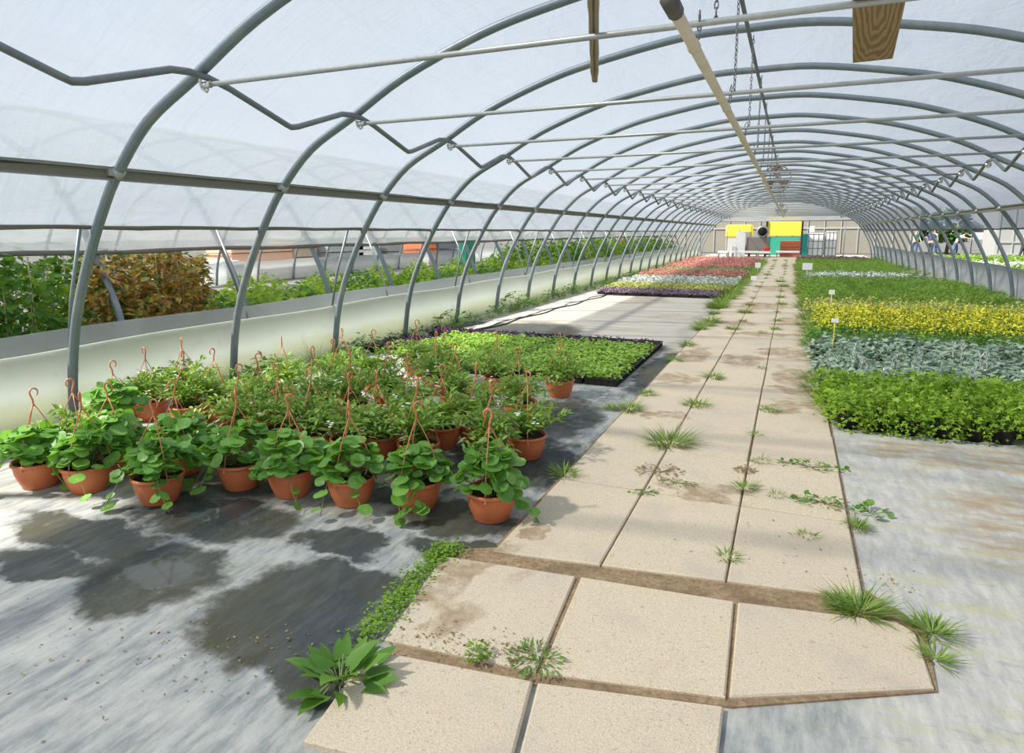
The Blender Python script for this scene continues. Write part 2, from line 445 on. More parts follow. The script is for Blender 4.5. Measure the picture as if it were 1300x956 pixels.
def copy_tree(src, loc=None, rz=None, label=None, sc=None, group=None):
    c = src.copy(); COL.objects.link(c)
    if src.name not in KID: KID[src.name] = [(k, [g for g in k.children]) for k in src.children]
    for k, gs in KID[src.name]:
        d = k.copy(); COL.objects.link(d); d.parent = c
        for g in gs:
            e = g.copy(); COL.objects.link(e); e.parent = d
    if loc is not None: c.location = loc
    if rz is not None: c.rotation_euler = (0, 0, rz)
    if sc is not None: c.scale = (sc, sc, sc) if np.isscalar(sc) else sc
    if label: c['label'] = label
    if group: c['group'] = group
    return c


# leaf templates: (verts (x along, y across, z up), faces, uv)
def T(v, f, uv=None):
    v = np.array(v, float); return v, f, (np.full((len(v), 2), .5) if uv is None else np.array(uv))


LANCE = T([(0, 0, 0), (.3, .14, .05), (.3, 0, 0), (.3, -.14, .05), (.68, .11, .02), (.68, 0, -.02), (.68, -.11, .02), (1, 0, -.10)],
          [(0, 2, 1), (0, 3, 2), (1, 2, 5, 4), (2, 3, 6, 5), (4, 5, 7), (5, 6, 7)])
OVATE = T([(0, 0, 0), (.25, .27, .07), (.25, 0, 0), (.25, -.27, .07), (.62, .25, .03), (.62, 0, -.02), (.62, -.25, .03), (1, 0, -.10)],
          [(0, 2, 1), (0, 3, 2), (1, 2, 5, 4), (2, 3, 6, 5), (4, 5, 7), (5, 6, 7)])
DIAM = T([(0, 0, 0), (.5, .3, .04), (1, 0, -.05), (.5, -.3, .04)], [(0, 3, 2, 1)])
BLADE = T([(0, .04, 0), (0, -.04, 0), (.5, .03, .0), (.5, -.03, .0), (1, 0, -.14)], [(0, 1, 3, 2), (2, 3, 4)])
TRI = T([(0, 0, 0), (.35, .10, .02), (.45, .45, .03), (.6, .16, .02), (1, 0, -.05), (.6, -.16, .02), (.45, -.45, .03), (.35, -.10, .02)],
        [(0, 7, 4, 1), (1, 4, 3, 2), (7, 6, 5, 4)])
LOBED = T([(0, 0, 0), (.2, .12, 0), (.3, .36, .04), (.42, .14, 0), (.58, .32, .04), (.66, .12, 0), (.85, .18, 0), (1, 0, -.08), (.85, -.18, 0), (.66, -.12, 0), (.58, -.32, .04), (.42, -.14, 0), (.3, -.36, .04), (.2, -.12, 0)],
          [(0, 13, 11, 3, 1), (1, 3, 2), (13, 12, 11), (3, 11, 9, 5), (3, 5, 4), (11, 10, 9), (5, 9, 8, 7, 6)])
_k = 11
ROUND = T([(.0, 0, 0)] + [(.5 * math.cos(2 * PI * i / _k) * (1 + .04 * ((i * 7) % 3 - 1)), .5 * math.sin(2 * PI * i / _k) * (1 + .04 * ((i * 5) % 3 - 1)), .05 + .04 * ((i * 3) % 4 - 1.5) / 1.5) for i in range(_k)],
          [(0, 1 + i, 1 + (i + 1) % _k) for i in range(_k)], [(.5, .5)] + [(.5 + .5 * math.cos(2 * PI * i / _k), .5 + .5 * math.sin(2 * PI * i / _k)) for i in range(_k)])
ARROW = T([(0, 0, 0), (-.06, .24, .03), (.18, .27, .05), (.32, .22, .05), (.6, .17, .03), (.8, .09, 0), (1, 0, -.08), (.8, -.09, 0), (.6, -.17, .03), (.32, -.22, .05), (.18, -.27, .05), (-.06, -.24, .03), (.3, 0, 0), (.62, 0, -.02)],
          [(0, 12, 2, 1), (0, 11, 10, 12), (2, 12, 3), (12, 10, 9), (3, 12, 13, 4), (12, 9, 8, 13), (4, 13, 5), (13, 8, 7), (5, 13, 7, 6)])


def dome(n, R, H, z0, power=.6, up=.8, jitter=.35):
    """points over a leafy mound and outward-up normals"""
    a = rng.random(n) * 2 * PI; q = rng.random(n) ** power; r = R * q
    z = z0 + H * np.sqrt(np.clip(1 - q * q, 0, 1)) * (0.45 + .55 * rng.random(n))
    p = np.stack([r * np.cos(a), r * np.sin(a), z], 1)
    nr = np.stack([np.cos(a) * q * (1.2 - up), np.sin(a) * q * (1.2 - up), np.full(n, up)], 1) + rng.normal(0, jitter, (n, 3))
    nr /= np.linalg.norm(nr, axis=1, keepdims=True)
    d = np.stack([np.cos(a + rng.normal(0, .8, n)), np.sin(a + rng.normal(0, .8, n)), rng.normal(0, .3, n) - .1], 1)
    return p, d, nr


# ------------------------------------------------------------------ setting
Y0, BAY = 3.442, 1.74
CX = -.49
PROF = [(-2.905, -.92), (-2.86, -.62), (-2.785, -.37), (-2.655, -.10), (-2.52, .12), (-2.41, .262), (-2.20, .459), (-1.91, .612), (-1.58, .786), (-1.15, .94), (-.80, 1.02), (-.345, 1.092), (0, 1.10)]
PROF = [(u * BAY, v * BAY + 1.6) for u, v in PROF]
PROF = PROF + [(-x, z) for x, z in PROF[-2::-1]]


def smooth_prof(sub=4):
    P = [Vector((x, 0, z)) for x, z in PROF]; out = []
    for i in range(len(P) - 1):
        p0, p1, p2, p3 = P[max(i - 1, 0)], P[i], P[i + 1], P[min(i + 2, len(P) - 1)]
        for k in range(sub):
            t = k / sub; t2, t3 = t * t, t ** 3
            out.append(.5 * ((2 * p1) + (-p0 + p2) * t + (2 * p0 - 5 * p1 + 4 * p2 - p3) * t2 + (-p0 + 3 * p1 - 3 * p2 + p3) * t3))
    return out + [P[-1]]


SP = smooth_prof()


def prof_x(z, side=-1):
    """half-width of the hoop at height z"""
    for a, b in zip(SP, SP[1:]):
        if a.z <= z <= b.z: return side * abs(a.x + (b.x - a.x) * (z - a.z) / (b.z - a.z + 1e-9))
    return side * 4


YEND = Y0 + 24 * BAY
# floor and grounds
structure(MB().add([(-5.56, -2, 0), (4.62, -2, 0), (4.62, YEND + 6, 0), (-5.56, YEND + 6, 0)], [(0, 1, 2, 3)]).build('floor', 'floor'))
structure(MB().add([(-70, -30, -.03), (70, -30, -.03), (70, 160, -.03), (-70, 160, -.03)], [(0, 1, 2, 3)]).build('ground', 'yard'))
structure(MB().box((-.455, 24.9, .0), (1.71, 44.1, .012)).build('path_bed', 'soil'))
structure(MB().add([(*spot(x, y)[:2], z) for z in (-.01, .008) for x, y in [(498, 830), (566, 700), (640, 696), (1100, 752), (1175, 800), (1190, 880), (930, 900), (500, 850)]], [list(range(8, 16))[::-1]] + [[i, (i + 1) % 8, 8 + (i + 1) % 8, 8 + i] for i in range(8)]).build('soil_strip', 'soil'))


def film_sheet(cx, y0, y1, zmin, off=.055, n_per=6, phase=Y0, x_from=None, x_to=None):
    mb = MB(); pr = [p for p in SP if p.z >= zmin - 1e-6]
    xl = prof_x(zmin)
    pr = [Vector((xl, 0, zmin))] + pr + [Vector((-xl, 0, zmin))]
    ys = np.arange(y0, y1 + .01, BAY / n_per); V = []; m = len(pr)
    for y in ys:
        ph = ((y - phase) / BAY) % 1.0; sag = .035 * math.sin(PI * ph)
        for i, p in enumerate(pr):
            nx, nz = p.x / 5.0, 1.0
            if abs(p.x) > 4: nx, nz = (1 if p.x > 0 else -1), .4
            l = math.hypot(nx, nz); k = off - sag + .012 * math.sin(p.x * 5 + y * 1.3) * math.sin(y * 2.1 + p.z * 3)
            V.append((cx + p.x + nx / l * k, y, p.z + nz / l * k))
    F = [(j * m + i, j * m + i + 1, (j + 1) * m + i + 1, (j + 1) * m + i) for j in range(len(ys) - 1) for i in range(m - 1)]
    return mb.add(V, F, 0, .5, None, True)


structure(film_sheet(CX, Y0 - 3 * BAY, YEND, 1.66).build('ceiling', 'film'))
# low side sheets
def low_wall(x, y0, y1, h, th=.012):
    mb = MB(); ys = np.arange(y0, y1, .58)
    for a in ys:
        pass
    V = []; n = len(ys)
    for s_ in (0, 1):
        for z in (0, h * .5, h):
            for y in ys: V.append((x + s_ * th + .012 * math.sin(y * 3.6 + z * 4), y, z + (.012 * math.sin(y * 1.7) if z == h else 0)))
    F = []
    for s_ in (0, 1):
        for k in (0, 1):
            for i in range(n - 1):
                q = [(s_ * 3 + k) * n + i, (s_ * 3 + k) * n + i + 1, (s_ * 3 + k + 1) * n + i + 1, (s_ * 3 + k + 1) * n + i]
                F.append(q if s_ else q[::-1])
    for i in range(n - 1): F.append([2 * n + i, 2 * n + i + 1, 5 * n + i + 1, 5 * n + i])
    return mb.add(V, F, 0, .5, None, True)


structure(low_wall(-5.60, -2, YEND + .1, .655).build('wall_left', 'wall'))
XR = CX + 5.055
structure(low_wall(XR + .06, -2, YEND + .1, .80).build('wall_right', 'rwall'))
# far gable: film above door height, light sheeting on the right
mb = MB(); pr = [p for p in SP if p.z >= 2.30]
V = [(CX + p.x, YEND + .06, p.z) for p in pr]; mb.add(V, [list(range(len(V)))], 0)
structure(mb.build('wall_back', 'nfilm'))

# ------------------------------------------------------------------ hoops, ties, rails
def sub(mb, name, mat, parent, label=None):
    o = mb.build(name, mat, parent)
    if label: o['label'] = label
    return o


def make_hoop():
    root = empty('tunnel_hoop')
    mb = MB(); mb.tube([(p.x, 0, p.z) for p in SP], .038, 10); mb.build('bent_tube', 'hoop', root)
    for s_ in (-1, 1):
        c = MB(); z = 2.055; x = prof_x(z, s_)
        i = min(range(len(SP)), key=lambda k: (SP[k].x - x) ** 2 + (SP[k].z - z) ** 2)
        a, b = SP[max(i - 1, 0)], SP[min(i + 1, len(SP) - 1)]; d = (b - a).normalized()
        m = Vector((x, 0, z)); c.tube([m - d * .03, m + d * .03], .049, 12); c.box(m + Vector((0, -.055, 0)), (.03, .05, .05)); c.build('rail_clamp', 'tie', root)
    return root


tag(make_hoop(), 'grey galvanised hoop at the near end of the tunnel, nearest the camera', 'hoop', 'galvanised hoops of the tunnel')
hoop0 = bpy.data.objects['tunnel_hoop']; hoop0.location = (CX, Y0 - BAY, 0)
ords = ['first', 'second', 'third', 'fourth', 'fifth', 'sixth', 'seventh', 'eighth']
for k in range(0, 25):
    lab = 'grey galvanised hoop, %s one in full view from the front' % ords[k] if k < 8 else 'slender galvanised hoop in the receding row toward the far end'
    copy_tree(hoop0, (CX, Y0 + k * BAY, 0), 0, lab)

XTL, XTR, ZT = -3.734, 2.678, 2.60


def make_tie():
    root = empty('tie_bar')
    MB().tube([(XTL + .03, 0, ZT), (XTR - .03, 0, ZT)], .0165, 8).build('bar', 'tie', root)
    for s_, x in ((1, XTL), (-1, XTR)):
        c = MB(); c.tube([(x - s_ * .02, 0, ZT), (x + s_ * .05, 0, ZT)], .024, 8)
        c.tube([(x, -.03 + .03 * 0, ZT + .045), (x - s_ * .025, -.02, ZT + .02), (x - s_ * .028, 0, ZT - .02), (x, .012, ZT - .042), (x + s_ * .025, .0, ZT - .03)], .010, 6)
        c.build('hook_clamp', 'chrome', root)
    return root


tie0 = tag(make_tie(), 'zinc tie tube crossing under the roof, nearest one, with a board on top', 'tie bar', 'zinc tie tubes across the tunnel')
tie0.location = (0, Y0, 0)
for k in range(1, 25):
    copy_tree(tie0, (0, Y0 + k * BAY, 0), 0, 'zinc tie tube crossing under the roof, %s from the front' % ords[k] if k < 8 else 'thin zinc tie tube in the far close-set series under the roof')


def zigzag(x, sgn):
    mb = MB(); pts = []
    for k in range(-1, 25):
        y = Y0 + k * BAY
        pts += [(x - sgn * .0, y - .26, ZT + .045), (x, y - .12, ZT + .06), (x + sgn * .01, y + .02, ZT + .05), (x, y + .2, ZT + .02), (x, y + .76, ZT - .145), (x, y + .82, ZT - .16), (x, y + .90, ZT - .145)]
    mb.tube(pts[:-3], .024, 8)
    return mb


tag(zigzag(XTL, 1).build('zigzag_brace', 'zig'), 'dark zigzag brace tube along the left shoulder of the hoops', 'brace')
tag(zigzag(XTR, -1).build('zigzag_brace', 'zig'), 'dark zigzag brace tube along the right shoulder of the hoops', 'brace')


def rail(x, side):
    root = empty('side_rail')
    mb = MB(); mb.box((x, (YEND - 2) / 2, 2.04), (.03, YEND + 2, .062)); mb.build('web', 'rail', root)
    mb = MB(); mb.box((x - side * .012, (YEND - 2) / 2, 2.085), (.055, YEND + 2, .022)); mb.box((x - side * .012, (YEND - 2) / 2, 2.004), (.05, YEND + 2, .012)); mb.build('lip', 'railtop', root)
    return root


xg = CX + prof_x(2.055)
tag(rail(xg - .03, -1), 'olive film-locking rail along the left side of the tunnel', 'rail')
tag(rail(2 * CX - xg + .03, 1), 'olive film-locking rail along the right side of the tunnel', 'rail')
tag(MB().tube([(CX, -1.5, 3.455), (CX, YEND, 3.455)], .019, 8).build('ridge_tube', 'zig'), 'dark tube running along the ridge under the roof film', 'tube')
for s_, nm in ((-1, 'left'), (1, 'right')):
    mb = MB(); xh = CX + prof_x(1.66, s_) + s_ * .06; pts = []
    for i in range(0, 130): pts.append((xh, -2 + i * (YEND + 2) / 129, 1.655 + .006 * math.sin(i * 1.9)))
    mb.tube(pts, [.016 + .006 * abs(math.sin(i * 2.3)) for i in range(130)], 7)
    tag(mb.build('film_hem_roll', 'hem'), 'dirty rolled hem closing the %s roof film above the open side' % nm, 'film hem')

# ------------------------------------------------------------------ heating pipe, chains, fans, boards overhead
root = empty('hanging_pipe')
y1 = YEND
mb = MB(); mb.tube([(-.50, 2.86, 2.50), (-.50, 12, 2.50), (-.52, 28, 2.5), (-.53, y1, 2.5)], .028, 12); mb.build('pipe_run', 'pipe', root)
mb = MB(); mb.tube([(-.50, 2.74, 2.5), (-.50, 2.90, 2.5)], .036, 12); mb.build('end_collar', 'darkcap', root)
for k in range(0, 12):
    c = MB(); c.tube([(-.50, Y0 + k * BAY - .02, 2.5), (-.50, Y0 + k * BAY + .03, 2.5)], .033, 12); c.build('collar', 'pipe', root)
tag(root, 'cream plastic pipe hung lengthwise under the tie tubes', 'pipe')


def chain(length, r=.0038, pitch=.034):
    mb = MB(); n = max(2, int(length / pitch))
    for i in range(n):
        z = -i * pitch - pitch / 2; pts = []
        for k in range(8):
            a = 2 * PI * k / 8; u = .009 * math.cos(a); w = .022 * math.sin(a)
            pts.append((u, 0, z + w) if i % 2 == 0 else (0, u, z + w))
        mb.tube(pts, r, 4, closed=True)
    return mb


ch = None
for k in range(0, 14):
    x = -.40 if k == 0 else CX + .04
    y = Y0 + k * BAY
    if ch is None:
        ch = tag(chain(.86).build('hanging_chain', 'steel', loc=(x, y, 3.44)), 'steel link chain hanging from the ridge to the nearest tie tube', 'chain', 'chains hanging from the ridge')
    else:
        copy_tree(ch, (x, y, 3.44), k * .9, 'steel link chain dropping from the ridge to the %s tie tube' % ords[k] if k < 5 else 'fine steel chain in the distant bundle hanging from the ridge')
ch = None
for k in range(0, 9):
    if ch is None:
        c = chain(.10); c.tube([(0.0, -.01, .0), (0, -.03, .03), (0, -.012, .056), (0, .018, .03), (0, .0, -.02)], .004, 5)
        ch = tag(c.build('pipe_hanger_chain', 'steel', loc=(-.475, Y0, 2.60)), 'short hook chain holding the cream pipe at the nearest tie tube', 'chain', 'short chains holding the pipe')
    else:
        copy_tree(ch, (-.475, Y0 + k * BAY, 2.60), k * .4, 'short hook chain holding the cream pipe at the %s tie tube' % ords[k] if k < 5 else 'small distant hook chain on the cream pipe')


def make_fan():
    root = empty('circulation_fan')
    R = .31
    mb = MB()
    for y in (-.06, .06): mb.tube([(R * math.cos(a), y, R * math.sin(a)) for a in np.linspace(0, 2 * PI, 33)[:-1]], .011, 6, closed=True)
    for q in (.08, .16, .23): mb.tube([(q * math.cos(a), -.07, q * math.sin(a)) for a in np.linspace(0, 2 * PI, 25)[:-1]], .003, 4, closed=True)
    for k in range(10):
        a = 2 * PI * k / 10; mb.tube([(.04 * math.cos(a), -.075, .04 * math.sin(a)), (R * math.cos(a), -.06, R * math.sin(a))], .003, 4)
        mb.tube([(R * math.cos(a), -.06, R * math.sin(a)), (R * math.cos(a), .06, R * math.sin(a))], .004, 4)
    mb.build('guard', 'machine', root)
    for k in range(3):
        a0 = PI / 2 + 2 * PI * k / 3; b = MB(); V = []
        for r, wd in ((.05, .25), (.13, .50), (.22, .56), (.285, .50)):
            for s_ in (-1, -.3, .3, 1): V.append((r * math.cos(a0 + s_ * wd), -.02 + .04 * s_, r * math.sin(a0 + s_ * wd)))
        F = [(i * 4 + j, i * 4 + j + 1, i * 4 + 5 + j, i * 4 + 4 + j) for i in range(3) for j in range(3)]
        V2 = [(x, y + .008, z) for x, y, z in V]
        b.add(V, F, 0, .5, None, True); b.add(V2, [f[::-1] for f in F], 0, .5, None, True); b.build('blade', 'brown', root)
    m = MB(); m.tube([(0, -.05, 0), (0, .17, 0)], [.055, .065], 14); m.build('motor', 'machine', root)
    h = MB(); h.tube([(0, .06, R), (0, .03, .6)], .009, 6); h.box((0, .05, R), (.12, .06, .02)); h.build('hanger', 'tie', root)
    return root


fan = tag(make_fan(), 'round caged circulation fan with brown blades under the ridge, larger nearer one', 'fan', 'circulation fans under the ridge')
p = spot(986, 227, 2.85); fan.location = p
p = spot(992, 266, 2.82); copy_tree(fan, p, .1, 'small distant circulation fan hanging under the ridge beyond the larger one')

# planks lying on the nearest tie tube
a, b = spot(1084, 76, 2.63), spot(1132, 74, 2.63)
d = (a - spot(1084, 0, 2.63)).normalized(); w = (b - a).length; mid = (a + b) / 2 - d * 1.1
rot = Matrix.Rotation(math.atan2(d.y, d.x) - PI / 2, 4, 'Z')
mb = MB(); mb.box((0, 0, 0), (w, 2.2, .028), None, 0, .003)
o = mb.build('wooden_board', 'board', loc=(mid.x, mid.y, ZT + .033)); o.rotation_euler = (0, 0, math.atan2(d.y, d.x) - PI / 2)
tag(o, 'wide planed wooden board with bold grain lying on the nearest tie tube', 'board')
a = spot(755, 105, 2.63); d = (a - spot(753, 0, 2.63)).normalized(); st = a - d * 1.7
mb = MB(); pts = []; n = 12
for s_ in (-1, 1):
    pts = []
    for i in range(n + 1):
        q = st + d * (1.7 * i / n); off = Vector((-d.y, d.x, 0)) * s_ * (.014 * (1 - max(0, i - n + 2) * .25) + .0015 * math.sin(i * 2.1))
        pts.append(q + off + Vector((0, 0, .012)))
    mb.tube(pts, [.0125 + .001 * math.sin(i * 1.3 + s_) for i in range(n + 1)], 7)
mb.tube([st + d * .02 + Vector((0, 0, .014)), a - d * .04 + Vector((0, 0, .014))], .009, 6, 1)
tag(mb.build('split_stake', ['bark', 'darkcap']), 'narrow split wooden stake resting on the nearest tie tube', 'stake')

# ------------------------------------------------------------------ path slabs
def slab_mesh(w, l, h=.05, bev=.006):
    return MB().box((0, 0, 0), (w, l, h), None, 0, bev)


LS = .82
cols = [(-1.02, .53, 'left'), (-.465, .56, 'middle'), (.105, .56, 'right')]
for cx, w, nm in cols:
    first = slab_mesh(w, LS - .012).build('paving_slab', 'slab'); fr_y = 2.98 + (cx - .38) * .145 + .02
    tag(first, 'sandy concrete paving slab at the near end of the %s path column' % nm, 'paving slab', 'concrete slabs of the path')
    first.location = (cx, 3.0 + LS * 1.5, -.002); first['label'] = 'sandy concrete paving slab in %s path column, second from the near end' % nm
    mb = MB(); q = [(-w / 2, fr_y - w * .0725 - 3.4), (w / 2, fr_y + w * .0725 - 3.4), (w / 2, 3.0 + LS - 3.406), (-w / 2, 3.0 + LS - 3.406)]
    mb.add([(x, y, -.02) for x, y in q] + [(x, y, .019) for x, y in q] + [(x * .975, y * .985, .024) for x, y in q], [[8, 9, 10, 11]] + [[i + k, (i + 1) % 4 + k, (i + 1) % 4 + k + 4, i + k + 4] for k in (0, 4) for i in range(4)])
    tag(mb.build('paving_slab', 'slab', loc=(cx, 3.4, -.002)), 'sandy concrete paving slab at the near end of the %s path column, skewed front edge' % nm, 'paving slab', 'concrete slabs of the path')
    for k in range(2, 53):
        c = copy_tree(first, (cx + (R_.random() - .5) * .008, 3.0 + LS / 2 + k * LS, -.002 + (R_.random() - .5) * .004), (R_.random() - .5) * .006 + (PI if k % 2 else 0))
        c['label'] = 'sandy concrete paving slab in %s path column, %s from the near end' % (nm, ords[k]) if k < 4 else 'weathered concrete slab further along the %s column of the path' % nm
# the row laid across the end of the path: traced on the ground
quads = [([(562, 705), (731, 731), (680, 851), (488, 811)], 'sandy slab with a brown stain at the left end of the front row'),
         ([(738, 732), (932, 763), (921, 884), (686, 853)], 'sandy slab in the middle of the front row across the path'),
         ([(937, 764), (1140, 789), (1163, 803), (1186, 872), (926, 884)], 'sandy slab with a worn corner at the right end of the front row'),
         ([(470, 824), (676, 864), (640, 1000), (385, 940)], 'pale sandy slab at the bottom edge below the brown-stained front slab'),
         ([(683, 866), (919, 896), (905, 1015), (648, 1002)], 'pale sandy slab of the nearest row below the middle front slab')]
for q, lab in quads:
    P = [spot(x, y, .022) for x, y in q]; c = sum(P, Vector()) / len(P); mb = MB(); n = len(P)
    def ins(v, k, z): e = (c - v); e.z = 0; e = v + e.normalized() * k; return (e.x, e.y, z)
    V = [ins(v, 0, -.03) for v in P] + [ins(v, 0, .016) for v in P] + [ins(v, .009, .022) for v in P]
    F = [[(i), (i + 1) % n, n + (i + 1) % n, n + i][::-1] for i in range(n)] + [[n + i, n + (i + 1) % n, 2 * n + (i + 1) % n, 2 * n + i][::-1] for i in range(n)] + [list(range(3 * n - 1, 2 * n - 1, -1))]
    tag(mb.add(V, F).build('paving_slab', 'slab'), lab, 'paving slab', 'front slabs across the path')
# fix winding on traced slabs by recalculating normals later (both faces shade alike)

# ------------------------------------------------------------------ hanging pots
def pot_prof():
    return [(.004, .004), (.082, .004), (.094, 0), (.102, .004), (.103, .016), (.108, .024), (.123, .06), (.135, .105), (.139, .142), (.140, .150), (.149, .153), (.151, .160), (.149, .172), (.143, .175), (.136, .171), (.132, .150), (.122, .12)]


def make_hanger(seed, tilt=.0, H=.64):
    r = random.Random(seed); mb = MB(); a0 = r.random() * 6.28
    top = Vector((.035 * math.cos(a0 + 1) * tilt * 10, .035 * math.sin(a0 + 1) * tilt * 10, H - .10))
    for k in range(3):
        a = a0 + k * 2 * PI / 3; q = Vector((.143 * math.cos(a), .143 * math.sin(a), .165)); pts = []
        for i in range(7):
            t = i / 6; b = q.lerp(top, t); bow = .02 * math.sin(PI * t)
            pts.append(b + Vector((math.cos(a) * bow, math.sin(a) * bow, 0)))
        mb.tube(pts, .0032, 5)
        mb.box(q + Vector((0, 0, -.012)), (.014, .014, .03))
    hk = MB(); ca, sa = math.cos(a0 + .6), math.sin(a0 + .6); pts = [top - Vector((0, 0, .02)), top + Vector((0, 0, .02))]
    for i in range(9):
        t = PI * (1.05 - 1.35 * i / 8); u = .024 * math.cos(t) + .010; pts.append(top + Vector((ca * u, sa * u, .05 + .028 * math.sin(t) + .018)))
    hk.tube(pts, [.0055, .006] + [.0058] * 6 + [.005, .0045, .004], 6)
    return mb, hk


def nasturtium(seed, n=95, R=.205, H=.20, z0=.17, lean=(0, 0), trail=8):
    global rng
    rng = np.random.default_rng(seed); mb = MB()
    n = int(n * 1.2); p, d, nr = dome(n, R * 1.06, H * 1.08, z0, .55, .75, .36)
    p[:, 0] += lean[0] * (p[:, 2] - z0) / H; p[:, 1] += lean[1] * (p[:, 2] - z0) / H
    low = p[:, 2] < .18; rad = np.hypot(p[:, 0], p[:, 1]); p[low & (rad < .15), 2] += .05
    for k in range((trail + 4) // 9 + (1 if trail else 0)):
        a0 = -1.9 + k * 1.1 + rng.normal(0, .3); m = max(4, trail // 2); pts = []
        for q in range(m):
            t = q / (m - 1); rr = .10 + .19 * t; pts.append(np.array([rr * math.cos(a0 + .3 * t), rr * math.sin(a0 + .3 * t), max(.03, .20 + .03 * math.sin(PI * min(1, t * 1.6)) - .17 * t * t)]))
        mb.tube(pts, .0026, 4, 1, cap=False)
        tp = np.array(pts) + rng.normal(0, .02, (m, 3)); tp[:, 2] = np.clip(tp[:, 2] + .012, .02, 1)
        p = np.concatenate([p, tp]); d = np.concatenate([d, np.tile([[math.cos(a0), math.sin(a0), -.3]], (m, 1))]); nr = np.concatenate([nr, np.array([math.cos(a0) * .6, math.sin(a0) * .6, .7]) + rng.normal(0, .25, (m, 3))])
    L = rng.uniform(.052, .100, len(p)); L[rng.random(len(p)) < .15] *= 1.2
    mb.leaves(ROUND, p, d, nr, L, None, 0)
    for i in range(len(p)):
        if i % 2: continue
        b = np.array([rng.normal(0, .03), rng.normal(0, .03), .15]); m = (b + p[i]) / 2 + np.array([0, 0, .02])
        mb.tube([b, m, p[i]], .0016, 3, 1, cap=False)
    return mb


def lax_shrub(seed, stems=20, reach=.27, H=.20, z0=.165, leafL=.062, flowers=0, per=15):
    global rng
    rng = np.random.default_rng(seed); mb = MB(); P = []; D = []; N = []; tips = []
    for s_ in range(stems):
        a = 2 * PI * s_ / stems + rng.normal(0, .25); re = reach * rng.uniform(.35, 1.1); h = H * rng.uniform(.5, 1.25) * (1.25 - .5 * re / reach)
        pts = []
        for i in range(8):
            t = i / 7; r = re * t ** 1.15; z = z0 + h * (1.9 * t - 1.15 * t * t) + (.03 * math.sin(t * 5 + a)); pts.append(np.array([r * math.cos(a + .25 * t), r * math.sin(a + .25 * t), max(.03, z)]))
        mb.tube(pts, .0018, 3, 1, cap=False); tips.append(pts[-1])
        for j in range(per):
            t = (j + 1.2) / (per + .4) * 7; i = min(int(t), 6); q = pts[i] + (pts[i + 1] - pts[i]) * (t - i); tg = pts[i + 1] - pts[i]; tg = tg / (np.linalg.norm(tg) + 1e-9)
            sd = np.cross(tg, [0, 0, 1]); sd = sd / (np.linalg.norm(sd) + 1e-9); sg = 1 if j % 2 else -1
            P.append(q + rng.normal(0, .006, 3)); D.append(tg * .6 + sd * sg * rng.uniform(.4, 1.0) + np.array([0, 0, rng.normal(.1, .35)])); N.append(np.array([0, 0, 1]) + rng.normal(0, .45, 3))
    n = len(P); mb.leaves(LANCE, P, D, N, rng.uniform(.65, 1.15, n) * leafL, rng.uniform(.8, 1.1, n) * leafL * 1.05)
    fl = MB()
    for f in range(flowers):
        c = tips[rng.integers(len(tips))] + np.array([0, 0, .02])
        for q in range(4):
            cc = c + rng.normal(0, .016, 3); a = np.arange(5) * 2 * PI / 5 + rng.random()
            fl.leaves(DIAM, np.repeat(cc[None], 5, 0), np.stack([np.cos(a), np.sin(a), a * 0 + .3], 1), np.tile([[0, 0, 1.]], (5, 1)) + .01, .015, .018)
    return mb, fl


def hanging_pot(name, seed, foliage, mats, H=.64, tilt=0.0, flowers=None):
    root = empty(name)
    mb = MB(); mb.lathe(pot_prof(), 32); o = mb.build('pot', 'pot', root)
    MB().disc(.134, .152, 20, wob=.016).build('soil', 'potsoil', root)
    foliage.build('foliage', mats, root)
    if flowers is not None and flowers.nv: flowers.build('flowers', 'petal', root)
    hm, hk = make_hanger(seed, tilt, H); hk.build('hook', 'hang', hm.build('hanger', 'hang', root))
    return root


NPOT = [((16, 500), (30, 622), dict(n=150, R=.24, H=.22, trail=6), 'terracotta hanging pot of round-leaved nasturtium, leftmost of the front row'),
        ((87, 503), (93, 628), dict(n=100, R=.17, H=.25, lean=(.02, 0), trail=4), 'terracotta pot of nasturtium in the front row by the nearest hoop foot'),
        ((171, 508), (183, 643), dict(n=115, R=.19, H=.21, lean=(-.05, 0), trail=16), 'nasturtium pot with stems trailing over its left rim, third from left in front row'),
        ((204, 487), (215, 605), dict(n=120, R=.20, H=.24, trail=4), 'nasturtium pot standing just behind the third front pot with bare soil rim'),
        ((287, 495), (290, 624), dict(n=110, R=.22, H=.24, trail=9), 'nasturtium pot beside the puddle with large pale round leaves'),
        ((350, 497), (355, 634), dict(n=120, R=.215, H=.22, trail=10), 'nasturtium pot fully covered in leaves right of the puddle'),
        ((418, 507), (432, 645), dict(n=100, R=.20, H=.22, lean=(-.03, 0), trail=8), 'nasturtium pot with open soil right side, third from right in front row'),
        ((510, 507), (517, 650), dict(n=95, R=.185, H=.20, lean=(-.05, 0), trail=18), 'nasturtium pot, leafy stem hanging down its left side, next to last in front row'),
        ((616, 513), (612, 665), dict(n=100, R=.18, H=.25, lean=(.06, .02), trail=18), 'terracotta nasturtium pot nearest the path, leaves trailing right onto the mat'),
        ((139, 458), None, dict(n=130, R=.22, H=.30, trail=6), 'tall nasturtium pot behind the front row close to the left sheet'),
        ((133, 485), None, dict(n=110, R=.21, H=.26, trail=6), 'nasturtium pot half hidden between front pots near the nearest hoop')]
